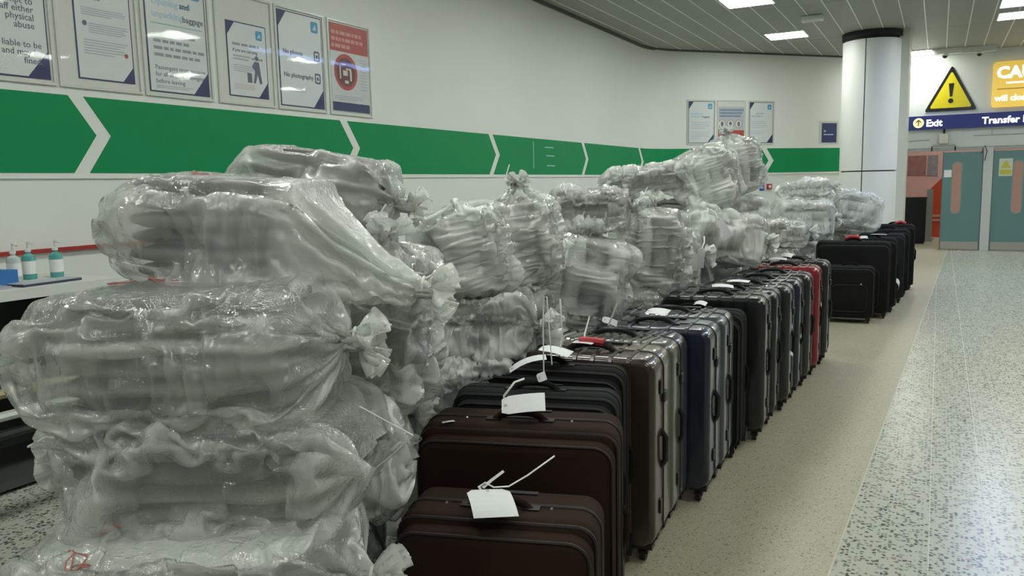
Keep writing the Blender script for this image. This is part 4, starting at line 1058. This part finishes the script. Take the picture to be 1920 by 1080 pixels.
# nearest stack
B((-1.43, 1.15, .205), (.36, .26, .19), 28, 'bagged bundle on the floor under the nearest stack, below the picture', 21, res=LOW)
a1 = B((-1.42, 1.16, .585), (.34, .26, .165), 26, 'lowest bag of the nearest stack, with red marker letters on its front', 22, res=HI, palette=(0, 1, 2, 0), writing=[(.24, .30, .05, .012, 4), (.25, .36, .05, .014, 5), (.26, .42, .07, .02, 6)], excess=1.18)
a2 = B((-1.49, 1.30, .845), (.33, .25, .135), 206, 'crumpled bag knotted at its left end, under the big rounded bag', 23, res=HI, palette=(3, 0, 3, 1), film=film_c)
a3 = B((-1.535, 1.30, 1.095), (.325, .25, .150), 28, 'big rounded bag in the middle of the nearest stack with a bunched neck', 24, res=HI, palette=(0, 1, 0, 2), n=6, writing=[(.18, .26, .07, .01, 1), (.30, .25, .08, .012, 2)], excess=1.07, wr=.6)
a4 = B((-1.585, 1.53, 1.355), (.30, .22, .135), 24, 'top bag of the nearest stack, cloth stacked at its left and film trailing right', 25, res=HI, palette=(0, 1, 1, 0), n=6, taper=.75, neck=.16, frill=.06, zneck=-.14, fill=(.66, -.30), tilt=3, writing=[(.22, .28, .04, .012, 3)], excess=1.07, wr=.6)
a5 = B((-1.83, 2.09, 1.445), (.25, .23, .135), 26, 'dome shaped bag resting highest behind the nearest stack', 26, res=MID, palette=(0, 1, 3, 0), tilt=10, neck=.04, frill=.03, film=film_b, excess=1.06, wr=.6)
B((-1.50, 1.95, 1.06), (.24, .165, .155), 30, 'upright bag with crinkled film right of the nearest stack', 27, res=MID, tilt=-84, palette=(0, 1, 0, 3), film=film_c, neck=.03, frill=.04, excess=1.22)
B((-1.47, 1.72, .70), (.16, .17, .15), 215, 'small limp bag squeezed between the nearest stack and the brown suitcases', 28, res=MID, palette=(2, 0), film=film_b, n=3, excess=1.25)
B((-1.80, 1.78, .24), (.30, .28, .23), 30, 'bag on the floor behind the nearest stack', 29, res=LOW, n=4)
B((-1.88, 2.12, .68), (.27, .25, .20), 20, 'bag second from the floor behind the nearest stack', 30, res=LOW, n=4)
B((-1.92, 2.12, 1.08), (.27, .25, .19), 35, 'bag under the dome shaped bag behind the nearest stack', 31, res=LOW, n=4)
# second pile
B((-1.72, 2.82, 1.17), (.20, .185, .175), 30, 'plump white bag, left one of the pair behind the black suitcases', 41, res=MID, cg=.60, tilt=80, roll=0, palette=(2, 0, 2), film=film_b, neck=.05, frill=.02, taper=.5, n=3, excess=1.2)
B((-1.64, 3.20, 1.23), (.20, .15, .14), 30, 'plump white bag tied at the top, right one of the pair behind the black suitcases', 42, res=MID, cg=.60, tilt=-98, palette=(2, 0), film=film_b, neck=.05, frill=.02, taper=.5, n=3, excess=1.2)
B((-1.60, 2.78, .88), (.19, .18, .12), 22, 'flat crinkled bag under the pair of plump white bags', 43, res=MID, cg=.60, palette=(2, 0, 3), film=film_c, neck=.03, frill=.06, n=3, excess=1.25)
B((-1.60, 2.62, .66), (.19, .17, .12), 34, 'slack bag low behind the black soft suitcase', 44, res=MID, cg=.60, palette=(0, 2), film=film_c, neck=.03, frill=.06, n=3, excess=1.25)
B((-1.76, 2.75, .28), (.26, .24, .26), 10, 'bag on the floor of the second pile', 45, res=LOW, n=4)
B((-1.90, 3.15, .34), (.26, .24, .32), 60, 'tall bag on the floor at the back of the second pile', 46, res=LOW, n=4)
B((-1.80, 3.22, .82), (.22, .22, .18), 40, 'bag supporting the right plump white bag', 47, res=LOW, n=4)
# third pile
c1 = B((-1.62, 3.76, .97), (.25, .24, .215), 30, 'shiny crinkled bag bulging over the taupe grey suitcase', 51, res=MID, cg=.60, tilt=-80, palette=(2, 0, 2), film=film_c, neck=.02, frill=.04, excess=1.26, n=4)
B((-1.66, 4.02, 1.32), (.21, .20, .105), 20, 'bag of flat folded grey cloth on top of the shiny crinkled bag', 52, res=MID, cg=.60, palette=(0, 1, 0), film=film_c, n=4, excess=1.2, neck=.03, frill=.05)
B((-1.72, 3.75, .34), (.28, .26, .33), 10, 'bag on the floor of the third pile', 53, res=LOW, n=4)
B((-1.56, 4.70, 1.06), (.26, .20, .20), 30, 'upright bag between the shiny crinkled bag and the tall pile', 54, res=MID, cg=.60, tilt=-86, palette=(2, 0, 3), film=film_b, neck=.03, frill=.04, excess=1.22, n=4)
B((-1.62, 4.45, .68), (.22, .20, .15), 15, 'low bag peeping over the black suitcases in the third pile', 55, res=MID, cg=.60, palette=(2, 3), film=film_c, excess=1.25, n=3)
B((-1.72, 4.62, .27), (.28, .26, .26), 20, 'bag on the floor below the upright bag of the third pile', 56, res=LOW, n=4)
# tall pile
B((-2.03, 5.98, 1.46), (.31, .17, .100), 22, 'long silvery grey bag jutting left on top of the tall pile', 61, res=MID, cg=.60, tilt=-7, palette=(0, 1), film=film_c, n=3, neck=.03, frill=.05, excess=1.12)
gb = empty('garment_bag', (-2.02, 6.25, 1.375), rot=(0, R(-4), R(20)))
vs, fs = rounded_slab(.86, .40, .06, .03, .02, 5, 3); mb = MB(); mb.add([(x, y, z) for x, y, z in vs], fs, True); mb.build('body', black_cloth, gb)
MB().tube([(-.38, -.203, .03), (.38, -.203, .03)], .005, 6).build('zipper', black_m, gb); arch_handle(gb, -.07, .07, -.19, .05, .03, black_m)
tag(gb, 'flat black garment bag under the silvery bag on the tall pile', 'garment bag')
B((-1.60, 6.20, 1.46), (.23, .22, .215), 30, 'round white crumpled bag at the crest of the tall pile', 62, res=MID, cg=.60, tilt=74, palette=(2, 2, 0), film=film_b, n=4, excess=1.24, neck=.05, frill=.02, taper=.5)
B((-1.52, 6.70, 1.60), (.22, .21, .19), 40, 'highest crinkled bag of all, behind the round white crumpled bag', 63, res=MID, cg=.60, tilt=-100, palette=(2, 0, 2), film=film_c, n=4, excess=1.26, neck=.05, frill=.02, taper=.5)
d4 = B((-1.45, 6.05, 1.04), (.32, .22, .185), 28, 'broad slack bag drooping towards the red suitcase', 64, res=MID, cg=.60, palette=(2, 2, 3), film=film_b, n=4, excess=1.24, tilt=8)
d5 = B((-1.68, 5.42, .94), (.23, .21, .20), 24, 'crinkled bag with long creases at the foot of the tall pile', 65, res=MID, cg=.60, palette=(2, 3, 2), film=film_b, n=4, excess=1.24)
B((-1.85, 6.02, .42), (.34, .32, .40), 10, 'big bag on the floor under the tall pile', 66, res=LOW, n=5)
B((-1.95, 6.25, 1.07), (.32, .28, .22), 15, 'bag under the garment bag in the tall pile', 67, res=LOW, n=4)
B((-1.60, 6.80, .42), (.30, .28, .40), 70, 'big bag on the floor at the back of the tall pile', 68, res=LOW, n=5)
B((-1.58, 6.84, 1.08), (.28, .26, .22), 50, 'bag supporting the highest crinkled bag', 69, res=LOW, n=4)
B((-1.76, 5.36, .36), (.29, .27, .35), 20, 'bag on the floor below the creased bag', 70, res=LOW, n=4)
# far pile
B((-1.36, 9.55, 1.00), (.32, .28, .22), 25, 'wide bag facing forward in the far pile', 81, res=MID, cg=.62, palette=(2, 0, 2), film=film_c, n=4, excess=1.24)
B((-1.36, 9.75, 1.34), (.27, .13, .085), 20, 'rolled bag lying on top of the far pile', 82, res=MID, cg=.62, palette=(2, 2), film=film_c, n=2, tilt=-3)
B((-.98, 10.55, 1.06), (.33, .28, .23), 40, 'rightmost bag of the far pile sagging towards the column', 83, res=MID, cg=.62, palette=(2, 2), film=film_c, n=4, tilt=12, excess=1.24)
B((-1.45, 8.88, .90), (.24, .20, .12), 15, 'small bag in front at the foot of the far pile', 84, res=MID, cg=.62, palette=(2, 0, 3), film=film_c, n=3)
B((-1.50, 9.45, .38), (.34, .32, .37), 20, 'big bag on the floor under the far pile', 85, res=LOW, n=5)
B((-1.30, 10.6, .40), (.34, .30, .39), 40, 'big bag on the floor at the back of the far pile', 86, res=LOW, n=5)
B((-1.55, 8.86, .38), (.28, .26, .37), 10, 'bag on the floor at the front of the far pile', 87, res=LOW, n=4)

def bag_label(b, world, size, rz, tilt):
    bpy.context.view_layer.update(); M = b.matrix_world.inverted()
    T = Matrix.Translation(world) @ Matrix.Rotation(R(rz), 4, 'Z') @ Matrix.Rotation(R(90), 4, 'X') @ Matrix.Rotation(R(tilt), 4, 'Z')
    o = luggage_tag(b, (0, 0, 0), (0, 0, 0), size, [(-size[0] / 2 + .01, 0, 0), (-size[0] / 2 - .04, .01, -.03), (-size[0] / 2 - .07, .0, -.10)], .004, 'paper_label'); o.matrix_local = M @ T
bag_label(d5, (-1.42, 5.13, .93), (.13, .09), 22, -88); bag_label(d5, (-1.36, 5.17, .95), (.13, .05), 10, -95)
bag_label(d4, (-1.33, 5.66, 1.12), (.16, .055), 25, -60)

def string_on(b, pts, r=.0028):
    bpy.context.view_layer.update(); M = b.matrix_world.inverted()
    mb = MB(); mb.tube([M @ Vector(p) for p in pts], r, 6, flat=.5); o = mb.build('cable_tie', strap_m, b); o['label'] = 'long white cable tie'
string_on(a2, [(-1.19, 1.44, .94), (-1.13, 1.47, .90), (-1.08, 1.50, .865)])
string_on(a1, [(-1.08, 1.50, .865), (-1.12, 1.46, .82), (-1.18, 1.42, .765)])
